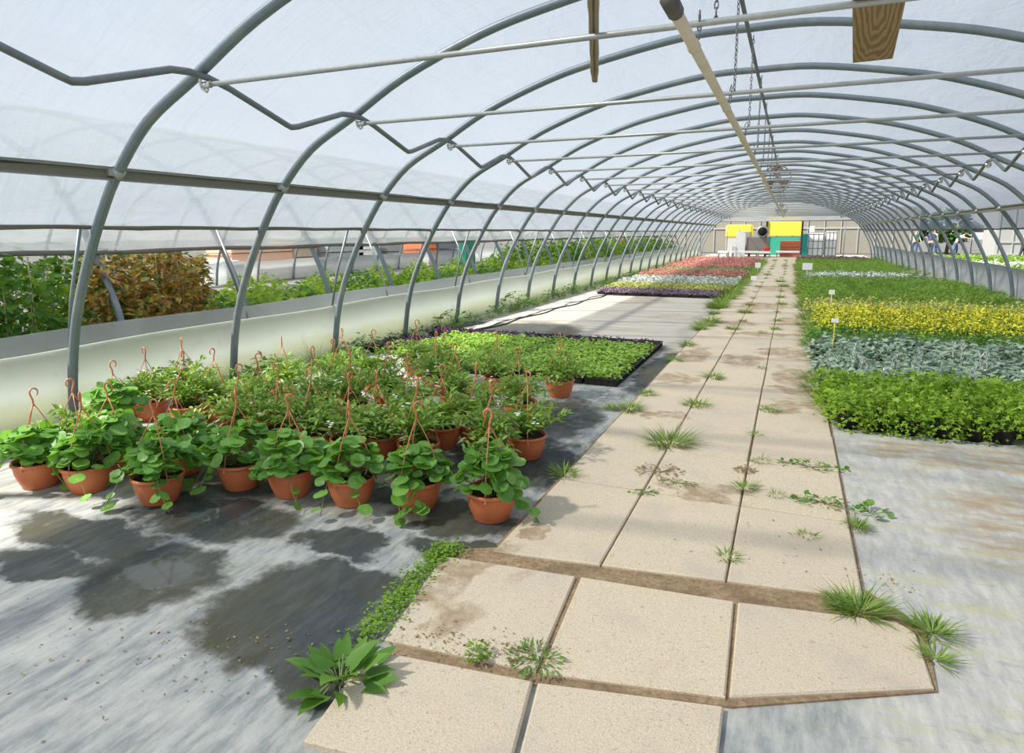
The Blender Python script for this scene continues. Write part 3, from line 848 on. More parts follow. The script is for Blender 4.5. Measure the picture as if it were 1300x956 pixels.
for i, (hk, base, kw, lab) in enumerate(NPOT):
    if base: l = spot(*base) + Vector((.012, .10, 0))
    else: l = spot(hk[0], hk[1], .64); l.z = 0
    o = hanging_pot('nasturtium_pot', 100 + i, nasturtium(100 + i, **kw), ['nast', 'stem'], tilt=.05 if i % 3 == 0 else .02)
    o.location = l; tag(o, lab, 'potted plant', 'nasturtiums in hanging pots')
    o.rotation_euler = (0, 0, {8: 2.0, 7: -1.25, 2: -1.25, 4: -1.2, 5: .9, 6: .2}.get(i, i * 1.3))

protos = []
for i in range(5):
    f, fl = lax_shrub(200 + i, 34, .30 + .025 * (i % 3), .24 + .03 * (i % 2), leafL=.072, flowers=(0, 1, 0, 1, 2)[i], per=17)
    protos.append(hanging_pot('trailing_shrub_pot', 300 + i, f, ['jas', 'stem'], tilt=.03 * (i % 3), flowers=fl))
JP = [((90, 480), 'by the left sheet behind the nasturtiums and nearest hoop'), ((232, 445), 'with its hook against the left sheet, near the second hoop'), ((272, 441), 'close to the left sheet just before the second hoop'),
      ((326, 448), 'right of the second hoop foot'), ((354, 463), 'with bare pot side behind the nasturtiums'), ((357, 426), 'at the back beside the left sheet'), ((425, 430), 'in the middle of the group before the third hoop'),
      ((436, 415), 'at the third hoop foot'), ((444, 443), 'in the thick of the group, left centre'), ((442, 473), 'right behind the front nasturtiums, left centre'), ((473, 418), 'at the back before the purple seedling trays'),
      ((492, 434), 'with brown rim behind the centre of the group'), ((517, 449), 'with white flowers at the centre of the group'), ((529, 477), 'with clean rim right behind the nasturtium front row'), ((552, 420), 'at the back beside the basil trays'),
      ((578, 435), 'whole pot in view, right centre'), ((603, 459), 'leaning with an empty-looking rim, right of centre'), ((631, 419), 'standing against the basil trays'), ((624, 482), 'bushy, behind the nasturtium nearest the path'),
      ((660, 441), 'near the right edge of the group'), ((711, 422), 'at the right end beside the basil trays'), ((395, 468), 'behind the front row without a clear hook'), ((480, 470), 'spreading wide behind the front row'), ((668, 470), 'trailing white flowers on to the mat at the right end'),
      ((395, 440), 'left of centre, pot hidden by leaves'), ((560, 462), 'low and spreading, centre right'), ((300, 462), 'left of the second hoop in the second row')]
JP[23] = (JP[23][0], 'at the right end, white flowers on the mat'); JP[1] = (JP[1][0], 'near the second hoop, hook against the left sheet')
JP += [((528, 476, 0), 'filling the gap at the back beside the basil trays'), ((192, 532, 0), 'by the left sheet, between nearest and second hoops'), ((236, 512, 0), 'second from the left sheet before the second hoop'), ((565, 488, 0), 'at the back, next to the basil tray corner')]
used = set()
for i, (pq, where) in enumerate(JP):
    l = spot(*pq) if len(pq) == 3 else spot(*pq, .64); l.z = 0
    if l.x < -5.25: l.x = -5.25
    v = {12: 4, 23: 4}.get(i, i % 5); lab = 'trailing shrub in a terracotta pot ' + where
    if v not in used: o = protos[v]; used.add(v)
    else: o = copy_tree(protos[v])
    o.location = l; o.rotation_euler = (0, 0, i * 2.1); o.scale = (1, 1, 1)
    tag(o, lab, 'potted plant', 'trailing shrubs in hanging pots')

# ------------------------------------------------------------------ seedling trays on the left
def make_tray(w=.36, l=.54, h=.065):
    mb = MB(); t = .008
    mb.box((0, 0, .012), (w - .03, l - .03, .02))
    for s_ in (-1, 1):
        mb.box((s_ * (w / 2 - .012), 0, h / 2), (t, l - .012, h)); mb.box((0, s_ * (l / 2 - .012), h / 2), (w - .012, t, h))
        mb.box((s_ * (w / 2 - .006), 0, h), (.018, l, .008)); mb.box((0, s_ * (l / 2 - .006), h), (w, .018, .008))
    n = 5
    for i in range(n):
        for s_ in (-1, 1): mb.box((-w / 2 + w * (i + .5) / n, s_ * (l / 2 - .005), h * .45), (.012, .012, h * .85))
    for i in range(7):
        for s_ in (-1, 1): mb.box((s_ * (w / 2 - .005), -l / 2 + l * (i + .5) / 7, h * .45), (.012, .012, h * .85))
    mb.box((0, 0, h * .72), (w - .04, l - .04, .02), None, 1)
    return mb


tray = None; TGROUP = 'black seedling trays'


def put_tray(x, y, lab, grp, rz=0):
    global tray
    if tray is None: tray = make_tray().build('seedling_tray', ['blackpot', 'potsoil']); o = tray
    else: o = copy_tree(tray)
    o.location = (x, y, .002); o.rotation_euler = (0, 0, rz); tag(o, lab, 'tray', grp); return o


def leafy(seed, n, R, H, z0, tpl, L, mats, W=None, up=.8, jit=.35, power=.6, extra=None, stems=0):
    global rng
    rng = np.random.default_rng(seed); mb = MB()
    p, d, nr = dome(n, R, H, z0, power, up, jit); mb.leaves(tpl, p, d, nr, rng.uniform(.7, 1.2, n) * L, None if W is None else rng.uniform(.8, 1.15, n) * W)
    for q in p[:: max(1, n // 9)]: mb.tube([(0, 0, .004), (q[0] * .5, q[1] * .5, q[2] * .6), tuple(q)], .0025, 3, cap=False)
    return mb


def kind(name, label, cat, group, meshes, mats, spots, pot=None, sc=(.85, 1.15), zrot=True, labels=None):
    """one shared mesh per variant, an object for every plant"""
    src = []
    for m in meshes:
        o = m.build(name, mats); tag(o, label, cat, group)
        if pot is not None: pot.build('pot', 'blackpot', o)
        src.append(o)
    first = [True] * len(src); R2 = random.Random(len(spots) * 7 + 3)
    for i, (x, y, z) in enumerate(spots):
        v = R2.randrange(len(src))
        if i < len(src): v = i
        s_ = R2.uniform(*sc)
        if first[v]: o = src[v]; first[v] = False
        else: o = copy_tree(src[v])
        o.location = (x, y, z); o.rotation_euler = (0, 0, R2.random() * 6.28 if zrot else 0); o.scale = (s_, s_, s_ * R2.uniform(.9, 1.12))
        if labels: o['label'] = labels(x, y)
    for v, f in enumerate(first):
        if f: bpy.data.objects.remove(src[v])


def grid(x0, x1, y0, y1, dx, dy=None, z=.0, jit=.18, cond=None):
    out = []; dy = dy or dx; r = random.Random(int(x0 * 100 + y0 * 31)); j = 0; y = y0
    while y < y1:
        x = x0 + (dx / 2 if j % 2 else 0)
        while x < x1:
            a, b = x + (r.random() - .5) * dx * jit * 2, y + (r.random() - .5) * dy * jit * 2
            if shown(a, b, z + .1) and (cond is None or cond(a, b)): out.append((a, b, z))
            x += dx
        y += dy; j += 1
    return out


def basil_edge(x, y):   # the tray block is cut by the hanging pots on its near side
    return True


BX0, BX1, BY0, BY1 = -4.75, -1.58, 6.52, 8.62
nx = 8; ny = 4
for i in range(nx):
    for j in range(ny):
        x = BX1 - .19 - i * .385; y = BY0 + .27 + j * .545
        if x < -3.6 and j == 0: continue
        lab = 'black tray of lime-green basil seedlings beside the trailing shrubs'
        if i == 0 and j == 0: lab = 'black tray of lime-green basil at the near corner, nearest the path'
        elif i == 0: lab = 'black tray of basil seedlings on the path edge, %s from the near corner' % ords[j]
        put_tray(x, y, lab, 'basil trays', (R_.random() - .5) * .03)
for i in range(9):
    x = BX1 - .2 - i * .40; put_tray(x, 8.98, 'black tray of dark purple seedlings behind the basil' if i else 'black tray of dark purple seedlings at the path end of its row', 'purple seedling trays', .01)
for i in range(4): put_tray(-5.12 + (i % 2) * .38, 7.5 + (i // 2) * .6, 'black tray of dark purple seedlings left of the basil, near the left sheet', 'purple seedling trays by the wall', .1)


def basil(seed, n=36, R=.070, H=.085):
    return leafy(seed, n, R, H, .01, OVATE, .045, None, .055, .85, .3)


kind('basil_seedling', 'lime-green basil seedling among many in the black trays', 'seedling', 'basil seedlings', [basil(500 + i) for i in range(4)], 'basil', grid(-4.6, -1.62, 6.60, 8.66, .155, .145, .055, .15, lambda x, y: not (x < -3.6 and y < 7.0)))
kind('purple_seedling', 'dark purple seedling in the tray row behind the basil', 'seedling', 'purple seedlings', [leafy(520 + i, 22, .06, .06, .01, OVATE, .042, None, .045) for i in range(3)], 'purp', grid(-5.2, -1.62, 8.78, 9.2, .15, .14, .055, .15) + grid(-5.25, -4.62, 7.3, 8.3, .15, .15, .055))

# far trays
def tray_field(y0, y1, lab):
    y = y0 + .27
    while y < y1:
        for i in range(8): put_tray(-1.62 - i * .40, y, lab, lab, 0)
        y += .56


tray_field(16.45, 17.1, 'black tray in the front row of the far bedding block'); tray_field(17.1, 22.2, 'black tray of yellow and silver bedding in the far block')
kind('mauve_bedding_plant', 'mauve bedding plant along the front of the far tray block', 'bedding plant', 'mauve bedding plants', [leafy(540 + i, 26, .09, .075, .02, OVATE, .05, None) for i in range(3)], 'mauve', grid(-4.6, -1.5, 16.5, 17.6, .2, .2, .05))
kind('yellow_bedding_plant', 'yellowish bedding plant behind the mauve ones in the far trays', 'bedding plant', 'yellow-green bedding plants', [leafy(545 + i, 28, .10, .11, .02, OVATE, .05, None) for i in range(3)], 'ygr', grid(-4.7, -1.45, 17.7, 19.5, .22, .22, .05))


def silver(seed, n=34, R=.115, H=.13, L=.085):
    return leafy(seed, n, R, H, .03, LOBED, L, None, L * .9, .6, .4, .5)


kind('silver_bedding_plant', 'silvery white bedding plant in the far tray block', 'bedding plant', 'silver bedding plants', [silver(550 + i, 30, .1, .11, .08) for i in range(3)], 'whitefelt', grid(-4.75, -1.45, 19.6, 22.4, .24, .24, .05))


def flowery(seed, base='dgr', nb=24, nf=26, R=.15, H=.2, fL=.055, bL=.07):
    global rng
    rng = np.random.default_rng(seed); mb = MB(); p, d, nr = dome(nb, R, H * .7, .02, .6, .7, .4); mb.leaves(OVATE, p, d, nr, rng.uniform(.7, 1.2, nb) * bL, None, 0)
    p, d, nr = dome(nf, R, H, .05, .6, .85, .4); mb.leaves(OVATE, p, d, nr, rng.uniform(.7, 1.2, nf) * fL, None, 1)
    for q in p[::3]: mb.tube([(0, 0, .004), (q[0] * .5, q[1] * .5, q[2] * .6), tuple(q)], .0025, 3, cap=False)
    return mb


kind('pink_bedding_plant', 'pink-flowered bedding plant in the nearer pink band of the far left block', 'bedding plant', 'pink bedding plants, nearer band', [flowery(560 + i, nf=34) for i in range(3)], ['dgr', 'pink'], grid(-4.8, -1.5, 22.5, 25.6, .3, .28), sc=(1, 1.25))
kind('green_bedding_plant', 'low green bedding plant between the two pink bands', 'bedding plant', 'green bedding plants between pink bands', [leafy(565 + i, 40, .16, .15, .02, OVATE, .07, None) for i in range(3)], 'ggr', grid(-4.9, -1.5, 25.8, 28.6, .32, .32), sc=(1, 1.25))
kind('pink_bedding_plant', 'pink-flowered bedding plant in the farther pink band of the far left block', 'bedding plant', 'pink bedding plants, farther band', [flowery(570 + i, nf=36, R=.19, fL=.07) for i in range(3)], ['dgr', 'pink'], grid(-5.0, -1.55, 28.8, 39.5, .42, .42), sc=(1, 1.25))

# ------------------------------------------------------------------ right-hand beds
def black_pot():
    mb = MB(); mb.lathe([(.004, .003), (.068, .003), (.07, 0), (.088, .105), (.094, .107), (.095, .118), (.088, .119), (.082, .10)], 20); mb.disc(.084, .10, 16); return mb


def parsley(seed, n=210, R=.155, H=.24, low=False):
    global rng
    rng = np.random.default_rng(seed); mb = MB(); p, d, nr = dome(n, R, H, .07, .55, .65, .45)
    mb.leaves(TRI, p, d, nr, rng.uniform(.6, 1.25, n) * .054, None)
    for q in p[::18]: mb.tube([(0, 0, .05), (q[0] * .5, q[1] * .5, .04 + q[2] * .6), tuple(q)], .002, 3, cap=False)
    m = 130 if low else 30; a = rng.random(m) * 6.28; q = np.stack([np.cos(a) * rng.uniform(.12, .17, m), np.sin(a) * rng.uniform(.12, .17, m), rng.uniform(.015, .14, m)], 1)
    mb.leaves(TRI, q, np.stack([np.cos(a), np.sin(a), a * 0 - .5], 1), np.stack([np.cos(a) * .6, np.sin(a) * .6, a * 0 + .7], 1), rng.uniform(.03, .05, m))
    return mb


fr = grid(.52, 4.0, 5.86, 6.1, .215, .25, 0, .08); rest = grid(.46, 4.0, 6.09, 6.95, .215, .21, 0, .15)


def pl(x, y):
    if y < 6.02: return 'bright green leafy herb in a black pot along the front edge of the right bed'
    return 'bright green leafy herb behind the front pots of the right bed'


kind('leafy_herb_pot', 'bright green leafy herb', 'potted plant', 'bright green herbs at the front of the right bed', [parsley(600 + i) for i in range(5)], 'pars', rest + [q for q in fr if q[0] > 1.18], black_pot(), (.92, 1.15), labels=pl)
kind('leafy_herb_pot', 'bright green leafy herb hiding its pot at the front left of the right bed', 'potted plant', 'bushy herbs hiding their pots at the front of the right bed', [parsley(610 + i, 330, .165, .25, True) for i in range(3)], 'pars', [q for q in fr if q[0] <= 1.18], black_pot(), (.95, 1.15))


def silver_tall(seed):
    mb = silver(seed, 58, .12, .18, .078); p, d, nr = dome(26, .11, .12, .02, .6, .7, .4); mb.leaves(OVATE, p, d, nr, rng.uniform(.04, .07, 26), None, 1); return mb


def silver_spike(seed):
    mb = silver_tall(seed)
    for s_ in range(2):
        b = np.array([rng.normal(0, .03), rng.normal(0, .03), .1]); tip = b + np.array([rng.normal(0, .03), rng.normal(0, .03), rng.uniform(.20, .26)])
        mb.tube([b, (b + tip) / 2, tip], .005, 4, 2, cap=False); n = 26; t = rng.random(n)[:, None] ** .7; a = rng.random(n) * 6.28
        mb.leaves(LANCE, b + (tip - b) * t, np.stack([np.cos(a) * .7, np.sin(a) * .7, a * 0 + .8], 1), np.stack([np.cos(a), np.sin(a), a * 0 + .5], 1), rng.uniform(.03, .055, n), None, 2)
    return mb


SM = ['silv', 'dgr', 'whitefelt']
sg = grid(.44, 5, 7.0, 9.95, .225, .225, 0, .15)
spk = [(*spot(px, py, .36)[:2], 0) for px, py in [(1083, 440), (1093, 455), (1178, 438), (1140, 445), (1062, 452), (1218, 440), (1128, 460), (1162, 452), (1255, 448), (1240, 462), (1196, 465)]]
kind('silver_leaf_plant', 'silvery grey-green leafy plant in the right bed behind the bright herbs', 'bedding plant', 'silver-leaved plants of the right bed', [silver_tall(620 + i) for i in range(4)], SM, sg, black_pot())
kind('silver_leaf_plant', 'silver-leaved plant sending up a pale felted flower spike above its neighbours', 'bedding plant', 'spiked silver-leaved plants', [silver_spike(630 + i) for i in range(2)], SM, spk, None, (.95, 1.1))
kind('low_green_plant', 'low mid-green plant in the thin row between silver and yellow plants', 'bedding plant', 'thin green row of the right bed', [leafy(640 + i, 46, .14, .17, .03, OVATE, .06, None) for i in range(3)], 'dgr', grid(.42, 5.2, 10.05, 10.95, .24, .24, 0, .15))
kind('yellow_flowering_plant', 'plant covered in bright yellow flowers in the right bed', 'bedding plant', 'yellow-flowered plants of the right bed', [flowery(650 + i, nf=60, nb=30, R=.15, H=.27, fL=.045, bL=.06) for i in range(4)], ['dgr', 'yel'], grid(.55, 5, 11.05, 13.7, .255, .25, 0, .15))
kind('pale_yellow_plant', 'pale yellow-green plant behind the yellow-flowered ones', 'bedding plant', 'pale yellow-green plants of the right bed', [leafy(660 + i, 55, .15, .24, .03, OVATE, .06, None) for i in range(3)], 'ygr', grid(.5, 5, 13.8, 15.3, .28, .27, 0, .15))


def feathery(seed, n=150, R=.17, H=.27):
    global rng
    rng = np.random.default_rng(seed); mb = MB(); p, d, nr = dome(n, R, H, .03, .6, .6, .5); d[:, 2] += .5; mb.leaves(LANCE, p, d, nr, rng.uniform(.06, .11, n), rng.uniform(.04, .07, n)); return mb


kind('feathery_green_plant', 'feathery fresh-green plant in the deep green block of the right bed', 'bedding plant', 'feathery green plants of the right bed', [feathery(670 + i) for i in range(4)], 'fea', grid(.45, 4.3, 15.4, 21.4, .30, .31, 0, .18))
kind('grey_green_plant', 'dull grey-green plant between the feathery block and the white flowers', 'bedding plant', 'grey-green plants of the right bed', [leafy(680 + i, 60, .17, .2, .02, OVATE, .07, None) for i in range(3)], 'ggr', grid(.45, 4.0, 21.5, 24.2, .32, .32))
kind('white_flowering_plant', 'low white-flowered plant in the white band across the right bed', 'bedding plant', 'white-flowered plants of the right bed', [flowery(690 + i, nf=26, nb=34, R=.17, H=.17, fL=.06) for i in range(3)], ['dgr', 'petal'], grid(.9, 3.9, 24.4, 26.4, .34, .36))
kind('far_green_plant', 'bright green plant in the far block beyond the white flowers', 'bedding plant', 'far green plants of the right bed', [feathery(700 + i, 110, .22, .25) for i in range(3)], 'fea', grid(.5, 3.9, 26.7, 36.5, .42, .42))
kind('far_purple_plant', 'purple-brown plant in the last strip of the right bed before the end', 'bedding plant', 'purple-brown plants of the far strip', [leafy(710 + i, 60, .22, .17, .02, OVATE, .09, None) for i in range(2)], 'purpbr', grid(.6, 4.0, 36.8, 44, .5, .5))

# plant labels on canes
for px, py, zt, wd, hh, lab, yl in [(1060, 408, .50, .085, .05, 'pale plant label on a yellow stick between the silver and yellow plants', 1), (1056, 372, .47, .10, .085, 'small cream plant label standing in the feathery green block', 0),
                                    (1025, 340, .45, .30, .22, 'larger white plant sign beside the path at the white-flower band', 0), (957, 354, .30, .16, .12, 'white plant label in the nearer pink band by the path', 0), (962, 338, .3, .2, .2, 'white plant label in the farther pink band by the path', 0)]:
    q = spot(px, py, zt); root = empty('plant_label', (q.x, q.y, 0))
    MB().tube([(0, 0, 0), (0, 0, zt)], .005, 5).build('stick', 'yellow' if yl else 'white', root)
    MB().box((0, -.006, zt + hh * .2), (wd, .006, hh), None, 0, .002).build('plate', 'white', root)
    tag(root, lab, 'plant label', 'plant labels')

# ------------------------------------------------------------------ weeds
def tuft(seed, n=70, R=.10, H=.10, spread=1.0, tpl=BLADE, w=.22):
    global rng
    rng = np.random.default_rng(seed); mb = MB(); a = rng.random(n) * 6.28; r = R * rng.random(n) ** .7 * .55
    p = np.stack([r * np.cos(a), r * np.sin(a), np.full(n, .0)], 1); el = rng.uniform(.25, 1.2, n)
    d = np.stack([np.cos(a) * spread, np.sin(a) * spread, el], 1); nr = np.stack([-np.cos(a) * el, -np.sin(a) * el, a * 0 + spread], 1) + rng.normal(0, .2, (n, 3))
    L = rng.uniform(.5, 1.1, n) * H * 1.25; mb.leaves(tpl, p, d, nr, L, np.full(n, .075)); return mb


def spread_weed(seed, n=60, R=.13, L=.022, H=.03, tpl=OVATE):
    global rng
    rng = np.random.default_rng(seed); mb = MB(); a = rng.random(n) * 6.28; r = R * rng.random(n) ** .6
    p = np.stack([r * np.cos(a), r * np.sin(a), rng.random(n) * H * (1 - r / R * .7) + .004], 1); mb.leaves(tpl, p, np.stack([np.cos(a), np.sin(a), rng.normal(0, .3, n)], 1), np.array([0, 0, 1]) + rng.normal(0, .4, (n, 3)), rng.uniform(.7, 1.3, n) * L)
    for k in range(7):
        b = rng.random() * 6.28; mb.tube([(0, 0, .004), (R * .5 * math.cos(b), R * .5 * math.sin(b), .012), (R * math.cos(b + .3), R * math.sin(b + .3), .006)], .0022, 3, 1, cap=False)
    return mb


TUFT = [tuft(800, 150, .12, .09), tuft(801, 110, .10, .08), tuft(802, 210, .16, .12), tuft(803, 60, .07, .06)]
tsrc = [None] * 4
WEEDS = [  # px, py, kind, size, label
    (850, 566, 2, 1.25, 'largest bright grass tuft growing in the left path joint'), (945, 624, 1, .9, 'small round grass tuft in the right path joint'), (885, 518, 1, 1.3, 'grass tuft flopped over the left path joint beyond the largest tuft'),
    (905, 482, 0, 1.1, 'grass tuft in the left joint level with the basil trays'), (800, 522, 0, 1.2, 'weed tuft on the left path edge opposite the basil corner'), (776, 520, 1, .9, 'low tuft at the left path edge nearest the trailing shrubs'),
    (822, 503, 0, .9, 'tuft in the left path edge next to the basil corner'), (855, 460, 0, 1.0, 'grass clump on the left path edge beside the basil trays'), (872, 440, 2, .9, 'grass clump on the left path edge beyond the basil trays'),
    (895, 415, 2, 1.2, 'spreading grass clump on the left path edge before the far trays'), (912, 392, 2, 1.3, 'tall grass clump on the left path edge near the far trays'), (716, 606, 1, 1.1, 'wispy grass tuft on the left path edge near the trailing white flowers'),
    (1090, 778, 2, .85, 'grass tuft at the right corner between path and front slabs'), (1062, 770, 1, .7, 'small tuft in the soil strip near the right corner'), (1182, 806, 1, 1.0, 'grass tuft beside the worn corner of the front slab'), (1187, 840, 3, 1.0, 'small yellowing tuft below the worn slab corner'),
    (925, 713, 3, .9, 'tiny tuft in the right joint near the front of the path'), (1024, 685, 3, .8, 'tiny tuft on the right path column'), (978, 525, 1, .9, 'flat tuft across the right joint beside the bright herbs'), (965, 590, 3, 1.0, 'little tuft in the right joint before the round tuft'),
    (958, 555, 3, .9, 'small tuft in the right joint beyond the little tuft'), (1088, 672, 1, .8, 'tuft on the right path edge beside the broad-leaved weeds'), (985, 634, 3, .8, 'sparse tuft on the cross joint of the right column'), (967, 470, 3, 1, 'tuft in the right joint facing the silver plants'), (968, 425, 3, 1.1, 'tuft in the right joint facing the yellow flowers')]
for px, py, kd, s_, lab in WEEDS:
    l = spot(px, py, .0); l.z = .012
    if tsrc[kd] is None: tsrc[kd] = TUFT[kd].build('grass_tuft', 'grass'); o = tsrc[kd]
    else: o = copy_tree(tsrc[kd])
    o.location = l; o.scale = (s_ * 1.25, s_ * 1.0, s_); o.rotation_euler = (0, 0, R_.random() * 6.28); tag(o, lab, 'grass tuft', 'grass tufts on the path')
R3 = random.Random(4)
for i in range(64):
    y = 11 + 30 * (i / 64) ** 1.25; k = i % 4; x = (-1.30, -.75, -.18, .33)[i % 4] + R3.uniform(-.06, .06)
    o = copy_tree(tsrc[R3.randrange(3)], (x, y, .012), R3.random() * 6.28, sc=R3.uniform(.7, 1.5) * (1.5 if i % 4 == 0 else .9)); o['group'] = 'small grass tufts far along the path'; o['label'] = ('grass tuft far along the left edge of the path', 'grass tuft far along the left joint of the path', 'grass tuft far along the right joint of the path', 'grass tuft far along the right edge of the path')[i % 4]
# far left path-edge plants
for i in range(40):
    y = 14.5 + i * .62; o = copy_tree(tsrc[2], (-1.36 + R3.uniform(-.12, .05), y, .0), R3.random() * 6, sc=R3.uniform(1.4, 2.3)); tag(o, 'dense weed clump in the green fringe between far trays and path', 'weed clump', 'weed clumps along the left path edge')
for i in range(62):
    y = 6.2 + i * .46; o = copy_tree(tsrc[R3.randrange(3)], (.36 + R3.uniform(-.05, .10), y, .0), R3.random() * 6, sc=R3.uniform(1.2, 2.0)); tag(o, 'weed clump in the green fringe between path and right bed', 'weed clump', 'weed clumps along the right path edge')

# withered and broad-leaved weeds
SW = [spread_weed(820, 70, .13), spread_weed(821, 60, .15, .03, .05), spread_weed(822, 80, .10, .018, .03)]
def weed(mb, mats, px, py, lab, sc=1.0, rz=0.0, name='weed', sy=None):
    l = spot(px, py); o = mb.build(name, mats, loc=(l.x, l.y, .022), rz=rz); o.scale = (sc, sc * (sy or 1), sc); return tag(o, lab, 'weed')
weed(spread_weed(823, 60, .16, .024, .03), ['dry', 'dry'], 838, 604, 'withered brown weed lying across the left path joint')
weed(spread_weed(824, 50, .12, .02, .02), ['weed', 'dry'], 860, 618, 'flat half-dead weed right of the withered brown one', 1, 0, sy=.5)
weed(spread_weed(825, 40, .09, .022, .02), ['weed', 'dry'], 818, 630, 'small dark sprawling weed in the left joint near the front', 1, .3, sy=.5)
weed(spread_weed(826, 45, .07, .022, .05), ['dry', 'dry'], 945, 602, 'dark dry clump in the right joint behind the round tuft', 1, 0)
weed(spread_weed(827, 110, .22, .030, .06), ['weed', 'dry'], 1030, 598, 'leafy weed lying along the second cross joint of the right column', 1, 0, sy=.4)
weed(spread_weed(828, 90, .20, .034, .06), ['weed', 'dry'], 1050, 645, 'leafy weed with loose leaves along the nearer cross joint at right', 1, 0, sy=.45)


def broadleaf(seed, n, R, H, L, tpl=ARROW, W=.9, lean=.6):
    global rng
    rng = np.random.default_rng(seed); mb = MB()
    for i in range(n):
        a = 2 * PI * i / n * 2.4 + rng.normal(0, .3); e = rng.uniform(.15, 1.0); b = np.array([.015 * math.cos(a), .015 * math.sin(a), .005]); r = R * (1.1 - .6 * e) * rng.uniform(.5, 1.0)
        m = np.array([r * math.cos(a), r * math.sin(a), H * e * rng.uniform(.6, 1.0)]); mb.tube([b, (b + m) / 2 + np.array([0, 0, .015]), m], .003, 4, 1, cap=False)
        d = np.array([math.cos(a), math.sin(a), rng.uniform(-.2, .9) * lean + e * .5]); nr = np.array([-math.cos(a) * .5, -math.sin(a) * .5, .9]) + rng.normal(0, .25, 3); l_ = L * rng.uniform(.6, 1.15)
        mb.leaves(tpl, [m], [d], [nr], l_, l_ * W)
    return mb


l = spot(432, 868); o = broadleaf(840, 30, .13, .09, .125, ARROW, 1.15, .5).build('broadleaf_weed', ['weed', 'stem'], loc=(l.x, l.y, 0)); tag(o, 'large broad-leaved weed with arrow-shaped leaves at the bottom edge', 'weed')
l = spot(1106, 652); o = broadleaf(841, 6, .14, .05, .05, ROUND, 1, .3).build('broadleaf_weed', ['weed', 'stem'], loc=(l.x, l.y, 0)); tag(o, 'round-leaved weed shoot leaning on to the right mat from the path edge', 'weed')
l = spot(1020, 640); o = broadleaf(842, 4, .05, .04, .05, OVATE, 1, .3).build('broadleaf_weed', ['weed', 'stem'], loc=(l.x, l.y, .022)); tag(o, 'loose green leaf cluster on the right path column', 'weed')
# creeping weed along the slab edge
for i, (pa, pb, lab) in enumerate([((545, 712), (570, 700), 'creeping weed at the far end of the strip beside the stained slab'), ((500, 765), (545, 715), 'creeping bright weed in the middle of the strip beside the stained slab'), ((458, 815), (503, 762), 'creeping weed at the near end of the strip beside the stained slab')]):
    A, B = spot(*pa), spot(*pb); mb = MB(); n = 560; rng = np.random.default_rng(850 + i); t = rng.random(n)[:, None]; p = np.array(A)[None] * (1 - t) + np.array(B)[None] * t + rng.normal(0, .038, (n, 3)) * [1, 1, 0] + [.022, 0, 0]; p[:, 2] = .01 + rng.random(n) * .035
    a = rng.random(n) * 6.28; mb.leaves(OVATE, p, np.stack([np.cos(a), np.sin(a), a * 0 + .2], 1), np.array([0, 0, 1]) + rng.normal(0, .4, (n, 3)), rng.uniform(.012, .024, n))
    tag(mb.build('creeping_weed', 'clover'), lab, 'weed', None, 'stuff')
l = spot(606, 840); tag(spread_weed(860, 90, .045, .018, .08, OVATE).build('small_sprout', ['clover', 'stem'], loc=(l.x, l.y, .02)), 'small bright sprout between the two nearest slabs at left', 'weed')
l = spot(680, 845); tag(spread_weed(861, 130, .10, .026, .05, LANCE).build('weed_heap', ['weed', 'dry'], loc=(l.x, l.y, .02)), 'tangled weed and litter at the corner between the nearest slabs', 'weed')
# crumbs of soil and dead leaf litter
rng = np.random.default_rng(9); mb = MB()
for cx, cy, n, s_ in [(560, 820, 90, .10), (660, 835, 120, .09), (250, 840, 60, .22), (150, 830, 50, .3), (360, 820, 40, .12), (640, 660, 30, .15), (1000, 700, 40, .3), (1120, 745, 40, .1)]:
    c = spot(cx, cy); p = np.array(c)[None] + rng.normal(0, s_, (n, 3)) * [1, .5, 0]; p[:, 2] = .026 if p[0, 0] > -1.45 else .004
    a = rng.random(n) * 6.28; mb.leaves(DIAM, p, np.stack([np.cos(a), np.sin(a), rng.normal(0, .3, n)], 1), np.array([0, 0, 1]) + rng.normal(0, .6, (n, 3)), rng.uniform(.006, .018, n))
tag(mb.build('leaf_litter', 'dry'), 'brown crumbs of soil and dead leaf scattered on the near mat and slabs', 'litter', None, 'stuff')

# weeds at the foot of the left sheet
R4 = random.Random(8); wsrc = [tuft(870 + i, 60, .16, .22, .7) for i in range(3)]; wobj = []
wleaf = [leafy(875 + i, 60, .17, .22, .02, LANCE, .075, None) for i in range(2)]
ws = [m.build('weed_clump', 'grass') for m in wsrc] + [m.build('weed_clump', 'dgr') for m in wleaf]; wf = [True] * 5
for i in range(100):
    y = 4.6 + 36 * (i / 100) ** 1.3; v = R4.randrange(5) if i > 4 else i
    o = ws[v] if wf[v] else copy_tree(ws[v]); wf[v] = False
    s_ = R4.uniform(.7, 1.35); o.location = (-5.30 + R4.uniform(-.04, .16), y, 0); o.rotation_euler = (0, 0, R4.random() * 6.28); o.scale = (s_, s_, s_ * R4.uniform(.7, 1.2)); tag(o, 'weed clump growing along the foot of the left sheet', 'weed clump', 'weeds along the foot of the left sheet')
for px, py, s_, lab in [(628, 392, 1.9, 'tall pale leafy weed at the sixth hoop foot on the left'), (510, 412, 1.5, 'grassy weed clump around the fourth hoop foot on the left')]:
    l = spot(px, py); o = copy_tree(ws[4], (max(l.x, -5.3), l.y, 0), 1, lab, s_); o['group'] = 'weeds along the foot of the left sheet'
for i in range(46):
    y = 13.5 + 27 * (i / 46) ** 1.2; o = copy_tree(ws[R4.randrange(5)], (4.12 + R4.uniform(-.35, .12), y, 0), R4.random() * 6, 'weed clump growing along the foot of the right sheet', R4.uniform(1.0, 1.9), 'weeds along the foot of the right sheet')
